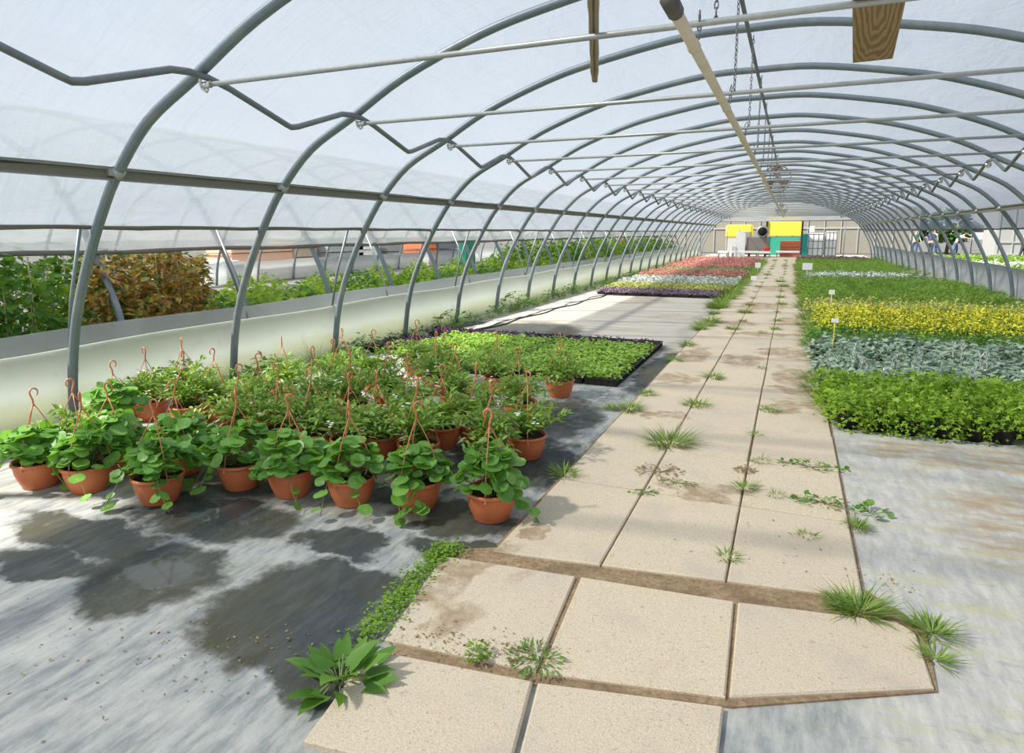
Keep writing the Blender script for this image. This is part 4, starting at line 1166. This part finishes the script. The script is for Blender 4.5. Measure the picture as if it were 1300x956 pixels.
# loose plastic strip along the left wall
pts = []
mb = MB(); V = []; n = 40
for i in range(n + 1):
    y = 8.2 + 9.0 * i / n; w_ = .22 + .05 * math.sin(i * 1.1); x = -4.98 + .05 * math.sin(i * .9) + .012 * i
    for j in range(4): V.append((x - w_ / 2 + w_ * j / 3, y, .006 + .014 * abs(math.sin(i * 1.7 + j * 2.0))))
mb.add(V, [(i * 4 + j, i * 4 + j + 1, i * 4 + 5 + j, i * 4 + 4 + j) for i in range(n) for j in range(3)], 0, .5, None, True)
tag(mb.build('loose_plastic_strip', 'clad'), 'pale loose plastic strip lying along the left edge of the bare mat', 'plastic strip')
mb = MB(); mb.tube([(-4.75 + .012 * i + .05 * math.sin(i * .8), 8.1 + 9.2 * i / 40, .012) for i in range(41)], .011, 6)
tag(mb.build('irrigation_hose', 'blackpot'), 'thin black hose lying beside the pale plastic strip', 'hose')

# ------------------------------------------------------------------ neighbouring tunnel on the left
NCX = -6.52 - 5.055; NY = 3.0
structure(film_sheet(NCX, -6, YEND, 1.42, phase=NY).build('roof_neighbour', 'nfilm'))
structure(low_wall(-6.46, -4, YEND, .69).build('wall_neighbour', 'nwall'))
structure(low_wall(NCX - 5.1, -4, YEND, .69).build('wall_neighbour_far', 'nwall'))
nh = None
for k in range(-2, 24):
    o = copy_tree(hoop0, (NCX, NY + k * BAY, 0), 0, 'weathered hoop of the neighbouring tunnel beyond the left sheet'); o['group'] = 'hoops of the neighbouring tunnel'
mb = MB(); xh = NCX + prof_x(1.42, 1) + .06; mb.tube([(xh, -4 + i * .5, 1.41 + .01 * math.sin(i * 1.3)) for i in range(96)], [.018 + .012 * abs(math.sin(i * 1.9)) for i in range(96)], 7)
tag(mb.build('film_hem_roll', 'hem'), 'dark rolled film edge of the neighbouring tunnel', 'film hem')
g1 = g2 = None
for k in range(0, 7):
    y = 3.52 + k * 3.48; p1 = Vector((-5.30, y, 1.65)); p2 = Vector((-5.64, y, .5))
    mb = MB(); mb.tube([p1, p1.lerp(p2, .5) + Vector((-.04, 0, 0)), p2], .015, 7)
    o = mb.build('vent_guide_tube', 'hoop'); tag(o, 'thin dark vent guide tube outside the left sheet, beside hoop %s' % ords[min(k, 7)], 'tube', 'vent guide tubes')
for k in range(0, 8):
    y = 6.33 + k * 3.2; p1 = Vector((-6.86, y, 1.66)); p2 = Vector((-6.42, y, .5)); mb = MB(); mb.tube([p1, p1.lerp(p2, .5) + Vector((.03, 0, 0)), p2], .015, 7)
    o = mb.build('vent_guide_tube', 'tie'); tag(o, 'thin pale guide tube against the neighbouring tunnel wall, %s along' % ords[min(k, 7)], 'tube', 'pale guide tubes of the neighbouring tunnel')


# climbers on canes and shrubs in the neighbouring tunnel
def climber(seed, mat, n=150, H=1.35, R=.2, LL=1.0):
    global rng
    rng = np.random.default_rng(seed); root = empty('potted_climber')
    pm = MB(); pm.lathe([(.004, 0), (.10, 0), (.135, .22), (.14, .24), (.128, .24)], 16); pm.disc(.128, .22, 12); pm.build('pot', 'blackpot', root)
    c = MB(); c.tube([(0, 0, .1), (.02, .01, H + .17)], .007, 5); c.tube([(.06, .05, .1), (.09, .06, H)], .006, 5); c.build('cane', 'cane', root)
    mb = MB(); z = .2 + H * rng.random(n); a = rng.random(n) * 6.28; r = R * (.3 + .7 * rng.random(n)) * (1 - .3 * z / (H + .2)); p = np.stack([r * np.cos(a), r * np.sin(a), z], 1)
    mb.leaves(OVATE, p, np.stack([np.cos(a), np.sin(a), rng.normal(-.1, .5, n)], 1), np.array([0, 0, 1]) + np.stack([np.cos(a), np.sin(a), a * 0], 1) * .5 + rng.normal(0, .4, (n, 3)), rng.uniform(.07, .13, n) * LL)
    mb.mi = [(0 if V_ > .42 else (1 if V_ > .14 else 2)) for V_ in [R_.random() for _ in mb.mi]] if isinstance(mat, list) else mb.mi
    mb.build('foliage', mat, root); return root


cg = [climber(900 + i, 'pars' if i == 0 else 'dgr', 330, 1.06 + .05 * i, .27) for i in range(3)]; ca = [climber(910 + i, ['rust', 'dgr', 'purpbr'], 300, 1.10, .25, 1.15) for i in range(2)]
for i, o in enumerate(cg): o.location = at_x(20 + 45 * i, 440, -7.05) * 1.0; o.location.z = 0
cgpos = []
for r_, (x, n) in enumerate([(-6.95, 7), (-7.6, 8), (-8.4, 8)]):
    for i in range(n): cgpos.append((x + R4.uniform(-.1, .1), 2.2 + r_ * .35 + i * .36 + R4.uniform(-.08, .08)))
fg = [True] * 3
for i, (x, y) in enumerate(cgpos):
    pxx = (np.array([x, y, -.8]) @ CR) / (np.array([x, y, -.8]) @ CF) * FPX + 650
    if pxx > 118: continue
    v = i % 3; o = cg[v] if fg[v] else copy_tree(cg[v]); fg[v] = False; o.location = (x, y, 0); o.rotation_euler = (0, 0, i * 1.7); o.scale = (1, 1, R4.uniform(.85, 1.1)); tag(o, 'tall green climber on canes in the neighbouring tunnel, at the far left', 'climbing plant', 'green climbers on canes')
fa = [True] * 2; i = 0
for x in (-7.0, -7.7, -8.5):
    for px in range(132, 245, 22):
        q = at_x(px, 400, x); v = i % 2; o = ca[v] if fa[v] else copy_tree(ca[v]); fa[v] = False; o.location = (x + R4.uniform(-.1, .1), q.y + R4.uniform(-.1, .1), 0); o.rotation_euler = (0, 0, i * 1.9); o.scale = (1, 1, R4.uniform(.85, 1.08)); i += 1
        tag(o, 'autumn-coloured climber on a cane between the first two hoops', 'climbing plant', 'autumn-coloured climbers on canes')


def bush(seed, mat, n=200, R=.35, H=.5, L=.08):
    return leafy(seed, n, R, H, .05, OVATE, L, None, None, .6, .5, .55)


bs = [bush(920 + i, None, 330, .42, .66 + .08 * i, .10) for i in range(3)]
bo = [b.build('leafy_shrub', m) for b, m in zip(bs, ('fea', 'dgr', 'pars'))]; fb = [True] * 3
i = 0
for x, y0 in ((-7.0, 6.3), (-7.7, 6.9), (-8.5, 7.6), (-9.4, 8.6)):
    y = y0
    while y < 20:
        v = i % 3; o = bo[v] if fb[v] else copy_tree(bo[v]); fb[v] = False
        o.location = (x + R4.uniform(-.12, .12), y, 0); o.rotation_euler = (0, 0, i * 2.2); s_ = R4.uniform(.75, 1.15); o.scale = (s_, s_, s_); tag(o, 'leafy green shrub in the neighbouring tunnel, seen over the low sheet', 'shrub', 'shrubs in the neighbouring tunnel'); y += R4.uniform(.55, .75); i += 1
for x in (-7.1, -7.9, -9.0):
    y = 20.5
    while y < 42:
        o = copy_tree(bo[i % 3]); o.location = (x, y, 0); s_ = R4.uniform(1.1, 1.6); o.scale = (s_, s_, s_ * 1.2); o.rotation_euler = (0, 0, i); tag(o, 'tall leafy shrub in the neighbouring tunnel, toward the far end', 'shrub', 'far shrubs in the neighbouring tunnel'); y += 1.25; i += 1
# small terracotta pots there
pp = None
for px, py in [(262, 385), (275, 390), (290, 378), (268, 370)]:
    q = at_x(px, py, -7.0); m = MB(); m.lathe([(.004, 0), (.08, 0), (.12, .15), (.128, .15), (.128, .17), (.11, .17)], 16); m.disc(.11, .15, 12)
    o = m.build('clay_pot', 'pot', loc=(-6.85, q.y, .35)); tag(o, 'small clay pot on the staging beside the autumn climbers', 'pot', 'clay pots on the staging')
mb = MB(); mb.box((-6.85, 7.7, .32), (.5, 3.0, .04)); [mb.box((-6.85 + s_ * .2, 6.4 + t * 2.6, .15), (.05, .05, .3)) for s_ in (-1, 1) for t in (0, 1)]
tag(mb.build('staging_bench', 'greyplas'), 'low grey staging bench in the neighbouring tunnel by the autumn climbers', 'bench')

# goods beyond the neighbouring tunnel
def crate_stack(loc, size, mat, lab, cat='stack', name='crate_stack', n=4):
    root = empty(name, loc); w_, d_, h_ = size
    for k in range(n):
        m = MB(); m.box((0, 0, h_ * (k + .5) / n), (w_, d_, h_ / n * .92), None, 0, .02); m.box((0, 0, h_ * (k + 1) / n - .03), (w_ * 1.03, d_ * 1.03, .03)); m.build('crate', mat, root)
    return tag(root, lab, cat)


XB = -18.0
for px, w_, h_, mat, lab in [(258, .55, .75, 'white', 'white crate stack beyond the neighbouring tunnel, left of the peach sheeting'), (322, 2.2, 1.25, 'paleorange', 'peach-coloured sheeted stack beyond the neighbouring tunnel'), (372, .9, 1.4, 'tan', 'brown carton stack beyond the neighbouring tunnel beside the peach stack'), (412, 1.6, 1.7, 'greyplas', 'grey plastic pot stack beyond the neighbouring tunnel'),
                             (455, 1.2, 1.5, 'tan', 'tan carton stack beyond the neighbouring tunnel, right of the grey stack'), (485, 1.0, 1.5, 'clad', 'pale box stack beyond the neighbouring tunnel'), (523, 1.0, 1.6, 'brick', 'orange crate stack far beyond the left tunnel'), (545, 1.5, 1.55, 'clad2', 'dark slate pallet stack far beyond the left tunnel'), (440, 1.0, 1.2, 'white', 'white drum stack beyond the neighbouring tunnel')]:
    q = at_x(px, 340, XB); crate_stack((XB + (px % 7) * .1, q.y, 0), (1.2, w_ * 1.4, h_), mat, lab)
q = at_x(593, 330, -9.8)
root = empty('green_sack_barrow', (-9.8, q.y, 0)); m = MB(); m.box((0, 0, .95), (.35, .6, 1.1), None, 0, .05); m.build('panel', 'green', root)
m = MB(); [m.tube([(s_ * .12, t * .25, 0), (s_ * .12, t * .25, .5)], .02, 6) for s_ in (-1, 1) for t in (-1, 1)]; m.build('stand', 'tie', root); tag(root, 'dark green upright panel on a stand in the neighbouring tunnel', 'panel')


# trees
def tree(name, loc, H, R, seed, lab, n=700, L=.35, mat='tree', trunk=.3):
    global rng
    rng = np.random.default_rng(seed); root = empty(name, loc)
    t = MB(); t.tube([(0, 0, 0), (.05, .03, H * .3), (0, 0, H * .6)], [R * .10, R * .07, R * .03], 8)
    for k in range(5):
        a = k * 1.3; t.tube([(0, 0, H * (.25 + .06 * k)), (R * .5 * math.cos(a), R * .5 * math.sin(a), H * (.5 + .06 * k))], [R * .04, R * .015], 6)
    t.build('trunk', 'bark2', root)
    mb = MB(); u = rng.normal(0, 1, (n, 3)); u /= np.linalg.norm(u, axis=1, keepdims=True); r = (.55 + .45 * rng.random(n))[:, None]
    p = u * r * np.array([R, R, H * .36]) + np.array([0, 0, H * .62]); p += np.sin(p * 3) * .15 * R
    mb.leaves(OVATE, p, u + rng.normal(0, .6, (n, 3)), np.array([0, 0, .7]) + u * .6 + rng.normal(0, .4, (n, 3)), rng.uniform(.6, 1.2, n) * L); mb.build('crown', mat, root)
    return tag(root, lab, 'tree', 'trees outside the tunnels')


tree('broadleaf_tree', (-20.5, 24.5, 0), 4.2, 2.2, 950, 'dark leafy tree beyond the neighbouring tunnel, past the dark pallets')
tree('broadleaf_tree', (-20.0, 30.5, 0), 4.4, 2.4, 951, 'dark leafy tree in the middle of the row beyond the neighbouring tunnel')
tree('broadleaf_tree', (-19.5, 37.5, 0), 4.0, 2.3, 952, 'dark leafy tree at the far end of the row beyond the neighbouring tunnel')
tree('broadleaf_tree', (-17.9, 5.5, 0), 2.4, 1.1, 953, 'green leafy tree behind the climbers at the far left', 500, .2, 'dgr')
tree('broadleaf_tree', (-18.3, 8.2, 0), 2.5, 1.2, 954, 'green leafy tree behind the autumn climbers', 500, .2, 'tree')
q = at_x(782, 318, -9.0)
root = empty('red_trolley', (-9.0, q.y, 0)); m = MB(); [m.tube([(s_ * .4, t * .5, 0), (s_ * .4, t * .5, 1.6)], .03, 6) for s_ in (-1, 1) for t in (-1, 1)]; m.build('frame', 'red', root)
m = MB(); [m.box((0, 0, z), (.8, 1.0, .04)) for z in (.3, .85, 1.5)]; m.build('shelf', 'red', root); tag(root, 'red plant trolley in the neighbouring tunnel toward the far end', 'trolley')

# ------------------------------------------------------------------ the far end
def far(px, py, Y):
    v = CF + CR * (px - 650) / FPX - CU * (py - 433.5) / FPX; t = Y / v[1]; return Vector((v[0] * t, Y, EYE + v[2] * t))


YF = 47.5
a, b = far(974, 283, YF + 2), far(1018, 299, YF + 2)
root = empty('storage_shed', ((a.x + b.x) / 2, YF + 3.5, 0)); w_ = b.x - a.x
m = MB(); m.box((0, 0, (b.z) / 2 - .05), (w_, 2.8, b.z - .1)); m.build('green_base', 'green', root)
m = MB(); m.box((0, 0, (a.z + b.z) / 2 + .25), (w_ * 1.02, 2.86, a.z - b.z + .5)); m.build('yellow_upper', 'yellow', root)
m = MB(); m.box((-w_ * .5, -1.5, 1.2), (.12, .08, 2.4)); m.box((w_ * .5, -1.5, 1.2), (.12, .08, 2.4)); m.build('corner_post', 'black', root)
tag(root, 'shed with yellow upper wall and green base past the far end of the path', 'shed')
a = far(926, 300, YF + 2); root = empty('yellow_skip', (a.x + .6, YF + 3, 0)); m = MB(); m.box((0, 0, 1.7), (1.8, 1.5, .9), None, 0, .1); m.build('hood', 'yellow', root); m = MB(); m.box((0, 0, .6), (1.7, 1.4, 1.2)); m.build('base', 'greyplas', root)
tag(root, 'yellow hood on a grey base behind the white arched board', 'machine')
# white arched board with a step
a, b = far(934, 316, 45.6), far(947, 293, 45.6); root = empty('arched_white_board', ((a.x + b.x) / 2, 45.6, 0)); hw = (b.x - a.x) / 2; ht = b.z
out = [(-hw, 0), (hw, 0)] + [(hw * math.cos(t), ht - hw + hw * math.sin(t)) for t in np.linspace(0, PI, 13)]
m = MB(); n = len(out); m.add([(x, -.08, z) for x, z in out] + [(x, .08, z) for x, z in out], [list(range(n)), list(range(2 * n - 1, n - 1, -1))] + [[i, n + i, n + (i + 1) % n, (i + 1) % n] for i in range(n)]); m.build('board', 'white', root)
m = MB(); m.box((-hw - .12, 0, .35), (.3, .3, .7), None, 0, .02); m.build('plinth', 'white', root); tag(root, 'white board with a rounded top standing at the far left end', 'board')
# hot-air heater
a = far(968, 294, 45.3); root = empty('hot_air_heater', (a.x, 45.3, 0)); m = MB()
R0 = .36; V = []
m.tube([(0, 0, a.z), (0, 1.6, a.z)], R0, 24, cap=False); m.tube([(0, -.03, a.z), (0, .01, a.z)], R0 * 1.05, 24); m.build('duct', 'duct', root)
m = MB(); m.tube([(0, -.045, a.z), (0, -.03, a.z)], R0 * .78, 24); m.build('duct_mouth', 'black', root)
m = MB(); m.box((-.3, 1.0, .75), (1.3, 1.3, 1.1), None, 0, .04); m.box((-1.0, 1.3, .9), (.5, .8, 1.5), None, 0, .03); m.tube([(-1.1, .6, .2), (-1.5, .5, 1.8)], .06, 8); m.build('burner_casing', 'machine', root)
m = MB(); [m.box((-.3 + s_ * .5, 1.0 + t * .5, .1), (.08, .08, .25)) for s_ in (-1, 1) for t in (-1, 1)]; m.build('feet', 'black', root); tag(root, 'hot-air heater with a round black duct mouth at the far end', 'heater')
# crates, panels, benches
a, b = far(990, 318, 46.2), far(1017, 305, 46.2)
crate_stack(((a.x + b.x) / 2, 46.8, 0), (b.x - a.x, .9, 1.05), 'brick', 'orange crate stack at the end of the path before the shed', n=5)
a, b = far(1018, 316, 46.2), far(1026, 297, 46.2); m = MB(); m.box(((a.x + b.x) / 2, 46.4, b.z / 2), (b.x - a.x, .25, b.z), None, 0, .02); tag(m.build('teal_panel', 'teal'), 'teal upright panel right of the orange crates', 'panel')
for px0, px1, yt, yb, lab in [(1026, 1046, 296, 307, 'pale liquid tank beside the teal panel, at the left of the pair'), (1047, 1063, 294, 318, 'tall pale liquid tank by the right side of the far opening'), (1028, 1035, 287, 295, 'small white box on top of the pale tank')]:
    a, b = far(px0, yb, 46.6), far(px1, yt, 46.6); h_ = b.z; root = empty('liquid_tank' if px0 != 1028 else 'white_box', ((a.x + b.x) / 2, 47.0, 0 if px0 != 1028 else a.z))
    zb = 0 if px0 != 1028 else 0; hh = h_ if px0 != 1028 else h_ - a.z
    m = MB(); m.box((0, 0, hh / 2), (b.x - a.x, .9, hh), None, 0, .04); m.build('tank_body', 'white', root)
    if px0 != 1028:
        m = MB()
        for z in np.linspace(.1, hh - .05, 4): m.box((0, -.46, z), (b.x - a.x + .03, .03, .03))
        for x in np.linspace(-.5, .5, 4): m.box((x * (b.x - a.x), -.46, hh / 2), (.03, .03, hh))
        m.build('cage', 'rail', root)
    tag(root, lab, 'tank' if px0 != 1028 else 'box')
for px0, px1, Y, lab in [(912, 925, 44.2, 'short white bench at the far left end'), (929, 962, 44.5, 'long white bench with green plants at the far end'), (962, 978, 44.0, 'white and blue bench end beside the path'), (985, 1015, 45.5, 'white low trough before the orange crates')]:
    a, b = far(px0, 320, Y), far(px1, 320, Y); root = empty('white_bench', ((a.x + b.x) / 2, Y, 0)); w_ = b.x - a.x
    m = MB(); m.box((0, 0, .36), (w_, .6, .12), None, 0, .01); m.build('bench_top', 'white', root); m = MB(); [m.box((s_ * w_ * .45, t * .25, .15), (.06, .06, .3)) for s_ in (-1, 1) for t in (-1, 1)]; m.build('legs', 'clad2', root)
    tag(root, lab, 'bench', 'white benches at the far end')
m = MB(); c = far(974, 313, 44.4); m.lathe([(.004, 0), (.16, 0), (.22, .22), (.23, .22), (.2, .18)], 14, (c.x, 44.2, .42)); m.tube([(c.x - .22, 44.2, .62), (c.x, 44.2, .82), (c.x + .22, 44.2, .62)], .012, 5); tag(m.build('red_bucket', 'red'), 'red bucket on the bench at the far end of the path', 'bucket')
# doorway frame
mb = MB(); [mb.tube([(x, YEND + .02, 0), (x, YEND + .02, 2.32)], .03, 8) for x in (-3.9, 3.0)]; mb.tube([(CX + prof_x(2.30), YEND + .02, 2.31), (CX - prof_x(2.30), YEND + .02, 2.31)], .035, 8)
mb.build('trim_end_frame', 'tie')['kind'] = 'structure'

# ------------------------------------------------------------------ the yard on the right
m = MB(); m.box((9.6, 37, 0), (7.6, 19, .02)); structure(m.build('ground_bed', 'earth'))
rb = [leafy(970 + i, 60, .3, .22, .02, OVATE, .12, None) for i in range(2)]
kind('low_yard_plant', 'low green plant in the open beds right of the tunnel', 'bedding plant', 'plants in the open beds on the right', rb, 'fea', [p_ for p_ in grid(6.0, 13.2, 28, 46, .7, .72) if not (32.5 < p_[1] < 34.2)], sc=(1, 1.5))
kind('white_yard_plant', 'white-flowered plant in the open bed right of the tunnel', 'bedding plant', 'white-flowered plants in the open bed on the right', [flowery(980, nf=50, R=.28, H=.22, fL=.10, bL=.1)], ['dgr', 'petal'], grid(6.2, 13, 32.7, 34.1, .55, .6), sc=(1, 1.4))
# pale clad tunnel wall across the yard
root = empty('clad_greenhouse', (19.0, 50, 0)); m = MB(); m.box((0, 0, 1.6), (15, 3, 3.2)); m.build('wall_panel', 'clad', root)
m = MB()
for x in np.arange(-7.4, 7.5, .75): m.box((x, -1.53, 1.6), (.05, .05, 3.2))
m.box((0, -1.53, .95), (15, .06, .09)); m.box((0, -1.54, .12), (15, .1, .28)); m.build('batten', 'greyplas', root); tag(root, 'long pale grey ribbed greenhouse wall across the yard on the right', 'greenhouse')
root = empty('pale_clad_barn', (-3.5, 57, 0)); m = MB(); m.box((0, 0, 1.7), (24, 3, 3.4)); m.build('wall_panel', 'beigeclad', root); m = MB(); [m.box((x, -1.53, 1.7), (.06, .05, 3.4)) for x in np.arange(-11.5, 12, 1.15)]; m.box((0, -1.53, 1.9), (24, .06, .12)); m.build('batten', 'greyplas', root)
tag(root, 'long beige clad barn wall closing the view past the far end', 'barn')
m = MB(); q = spot(1232, 322); root = empty('garden_parasol', (q.x, q.y, 0)); m.tube([(0, 0, 0), (0, 0, 2.4)], .03, 8); m.build('pole', 'tie', root)
m = MB(); m.lathe([(1.1, 1.55), (.85, 1.85), (.4, 2.15), (.02, 2.4)], 8); m.build('canopy', 'umbrella', root); tag(root, 'dark cloth parasol in the yard on the right', 'parasol')
q = spot(1200, 324); tree('round_shrub_tree', (q.x + .6, q.y + 3, 0), 3.0, 1.3, 990, 'dark round tree behind the people in the yard', 1500, .34)
q = spot(1155, 322); tree('round_shrub_tree', (q.x, q.y + 3, 0), 3.2, 1.6, 991, 'dark bushy tree left of the people in the yard', 1500, .34)
m = MB(); q = spot(1216, 318); root = empty('yellow_signboard', (q.x, q.y + .5, 0)); m.box((0, 0, 1.8), (1.0, .06, .7)); m.build('sign_face', 'yellow', root); m = MB(); [m.tube([(s_ * .4, .04, 0), (s_ * .4, .04, 1.7)], .03, 6) for s_ in (-1, 1)]; m.build('post', 'tie', root); tag(root, 'blank yellow board behind the bending person in the yard', 'board')


# people
def skin_body(name, V, E, rad, mat, parent, lvl=1):
    me = bpy.data.meshes.new(name); me.from_pydata([tuple(v) for v in V], E, []); o = bpy.data.objects.new(name, me); COL.objects.link(o); o.parent = parent
    md = o.modifiers.new('skin', 'SKIN'); md.use_smooth_shade = True
    for i, r in enumerate(rad): me.skin_vertices[0].data[i].radius = (r, r) if np.isscalar(r) else r
    me.skin_vertices[0].data[0].use_root = True
    s_ = o.modifiers.new('sub', 'SUBSURF'); s_.levels = lvl; s_.render_levels = lvl
    me.materials.append(MAT[mat]); return o


def person(loc, rz, lab, top, legs, lean=0.0, arm=(.1, .1), stride=.12, grp='people in the yard'):
    root = empty('person', loc, rz)
    sl, cl = math.sin(lean), math.cos(lean)
    def up(x, y, z): h = z - .95; return (x, y * cl - h * sl, .95 + h * cl + y * sl)   # leans toward -y
    V = [(0, 0, .95), up(0, 0, 1.12), up(0, .0, 1.30), up(0, 0, 1.44), up(0, -.01, 1.53), up(0, -.025, 1.60), up(0, -.02, 1.70), up(0, 0, 1.745)]
    E = [(0, 1), (1, 2), (2, 3), (3, 4), (4, 5), (5, 6), (6, 7)]; rad = [(.15, .11), (.14, .10), (.16, .11), (.10, .08), .052, (.062, .07), (.075, .09), (.05, .055)]
    jt = {}
    for s_ in (-1, 1):
        am = arm[0] if s_ < 0 else arm[1]; b = len(V); sh = up(s_ * .19, 0, 1.40)
        el = (sh[0] + s_ * .05, sh[1] - .27 * math.sin(am), sh[2] - .27 * math.cos(am)); am2 = am + .35; wr = (el[0], el[1] - .25 * math.sin(am2), el[2] - .25 * math.cos(am2)); dv = Vector(wr) - Vector(el); dv.normalize(); hd = Vector(wr) + dv * .07
        V += [sh, el, wr, tuple(hd)]; E += [(3, b), (b, b + 1), (b + 1, b + 2), (b + 2, b + 3)]; rad += [.058, .042, .028, (.036, .02)]; jt['arm%d' % s_] = (sh, el, wr)
        for f in range(4):
            o_ = Vector(((f - 1.5) * .018, 0, 0)); k = len(V); ln = (.07, .082, .078, .06)[f]; V += [tuple(hd + o_ + dv * ln * .55), tuple(hd + o_ + dv * ln + Vector((0, -.012, 0)))]; E += [(b + 3, k), (k, k + 1)]; rad += [.009, .008]
        k = len(V); V += [tuple(Vector(wr) + dv * .05 + Vector((-s_ * .045, -.02, 0)))]; E += [(b + 2, k)]; rad += [.010]
        l0 = len(V); st = stride * s_; V += [(s_ * .095, 0, .88), (s_ * .10, -st * .6 - .02, .48), (s_ * .10, -st + .03, .085), (s_ * .105, -st - .13, .035)]
        E += [(0, l0), (l0, l0 + 1), (l0 + 1, l0 + 2), (l0 + 2, l0 + 3)]; rad += [.09, .06, .042, (.04, .03)]; jt['leg%d' % s_] = (V[l0], V[l0 + 1], V[l0 + 2], V[l0 + 3])
    skin_body('body', V, E, rad, 'skin', root)
    v = [V[0], V[1], V[2], V[3]]; e = [(0, 1), (1, 2), (2, 3)]; r = [(.165, .125), (.165, .125), (.18, .13), (.12, .095)]
    for s_ in (-1, 1):
        sh, el, wr = jt['arm%d' % s_]; b = len(v); v += [sh, tuple(Vector(sh).lerp(Vector(el), .75))]; e += [(3, b), (b, b + 1)]; r += [.072, .062]
    skin_body('shirt', v, e, r, top, root)
    v = [(0, 0, .98), (0, 0, .92)]; e = [(0, 1)]; r = [(.165, .125), (.17, .13)]
    for s_ in (-1, 1):
        a_, k_, an, to = jt['leg%d' % s_]; b = len(v); v += [a_, k_, tuple(Vector(an) + Vector((0, 0, .04)))]; e += [(1, b), (b, b + 1), (b + 1, b + 2)]; r += [.105, .078, .065]
    skin_body('trousers', v, e, r, legs, root)
    for s_ in (-1, 1):
        a_, k_, an, to = jt['leg%d' % s_]; m = MB(); m.box(((an[0] + to[0]) / 2, (an[1] + to[1]) / 2 - .005, .045), (.10, .28, .09), None, 0, .03); m.build('shoe', 'black', root)
    hc = Vector(up(0, -.015, 1.68)); m = MB()
    n = 12; V2 = []; F2 = []
    for i in range(7):
        th = PI * .62 * i / 6
        for k in range(n):
            ph = 2 * PI * k / n; y = math.sin(th) * math.sin(ph) * .115 + .018; V2.append((hc.x + math.sin(th) * math.cos(ph) * .092, hc.y + y, hc.z + .02 + math.cos(th) * .112 + (0 if math.sin(ph) > -.3 else max(0, th - .9) * .08)))
    F2 = [(i * n + k, i * n + (k + 1) % n, (i + 1) * n + (k + 1) % n, (i + 1) * n + k) for i in range(6) for k in range(n)]; m.add(V2, F2, 0, .5, None, True); m.build('hair', 'hair', root)
    f = MB(); c = Vector(up(0, -.105, 1.655)); f.box(c, (.022, .03, .04), None, 0, .006); f.build('nose', 'skin', root)
    f = MB()
    for s_ in (-1, 1): f.lathe([(.001, .008), (.010, .004), (.010, -.004), (.001, -.008)], 8, Vector(up(s_ * .032, -.098, 1.685)))
    f.build('eyes', 'black', root)
    f = MB(); f.box(Vector(up(0, -.095, 1.62)), (.045, .012, .010), None, 0, .003); f.build('mouth', 'red', root)
    f = MB()
    for s_ in (-1, 1): f.box(Vector(up(s_ * .086, -.005, 1.67)), (.018, .035, .06), None, 0, .006)
    f.build('ears', 'skin', root)
    return tag(root, lab, 'person', grp)


for px, py, rz, lab, top, legs, lean, arm in [(1187, 325, -1.2, 'person in a white shirt and blue jeans reaching forward in the yard', 'shirt', 'jeans', .25, (1.0, .9)), (1212, 324, 1.5, 'person in blue jeans bending toward the plants in the yard', 'shirt', 'jeans', .75, (1.1, .7)),
                                              (1180, 326, 2.6, 'person in dark clothes standing at the left of the yard group', 'darkblue', 'grey_trousers', .1, (.3, .2)), (1297, 330, 1.2, 'person in an orange shirt at the right edge of the yard', 'orange', 'grey_trousers', .2, (.6, .5)), (1160, 323, .4, 'person in a green shirt far off beside the dark bushy tree', 'greenshirt', 'jeans', .15, (.5, .3))]:
    q = spot(px, py); person((q.x, q.y, 0), rz, lab, top, legs, lean, arm)
    q = None

# ------------------------------------------------------------------ light
sd = bpy.data.lights.new('sun', 'SUN'); so = bpy.data.objects.new('sun', sd); COL.objects.link(so)
sd.energy = 8.3; sd.angle = math.radians(3.0); sd.color = (1.0, .95, .86)
so.rotation_euler = Vector((.88, .55, -1)).to_track_quat('-Z', 'Y').to_euler()
w = bpy.data.worlds.new('sky'); SC.world = w; w.use_nodes = True; nt = w.node_tree; nt.nodes.clear()
# thin bright haze: pale at the horizon, bluer overhead
ou = nt.nodes.new('ShaderNodeOutputWorld'); bg = nt.nodes.new('ShaderNodeBackground'); tc = nt.nodes.new('ShaderNodeTexCoord'); sp = nt.nodes.new('ShaderNodeSeparateXYZ'); cr = nt.nodes.new('ShaderNodeValToRGB')
nt.links.new(tc.outputs['Generated'], sp.inputs[0]); nt.links.new(sp.outputs[2], cr.inputs[0])
el = cr.color_ramp.elements; el[0].position = 0.0; el[0].color = (.90, .925, .95, 1); el[1].position = .85; el[1].color = (.57, .69, .87, 1)
nt.links.new(cr.outputs[0], bg.inputs[0]); nt.links.new(bg.outputs[0], ou.inputs[0]); bg.inputs[1].default_value = .95

SC.view_settings.view_transform = 'Standard'; SC.view_settings.look = 'None'; SC.view_settings.exposure = .14; SC.view_settings.gamma = 1; SC.view_settings.use_curve_mapping = False
SC.cycles.use_denoising = True; SC.cycles.max_bounces = 8; SC.cycles.transparent_max_bounces = 24; SC.cycles.transmission_bounces = 6; SC.cycles.diffuse_bounces = 4; SC.cycles.glossy_bounces = 3; SC.cycles.sample_clamp_indirect = 6
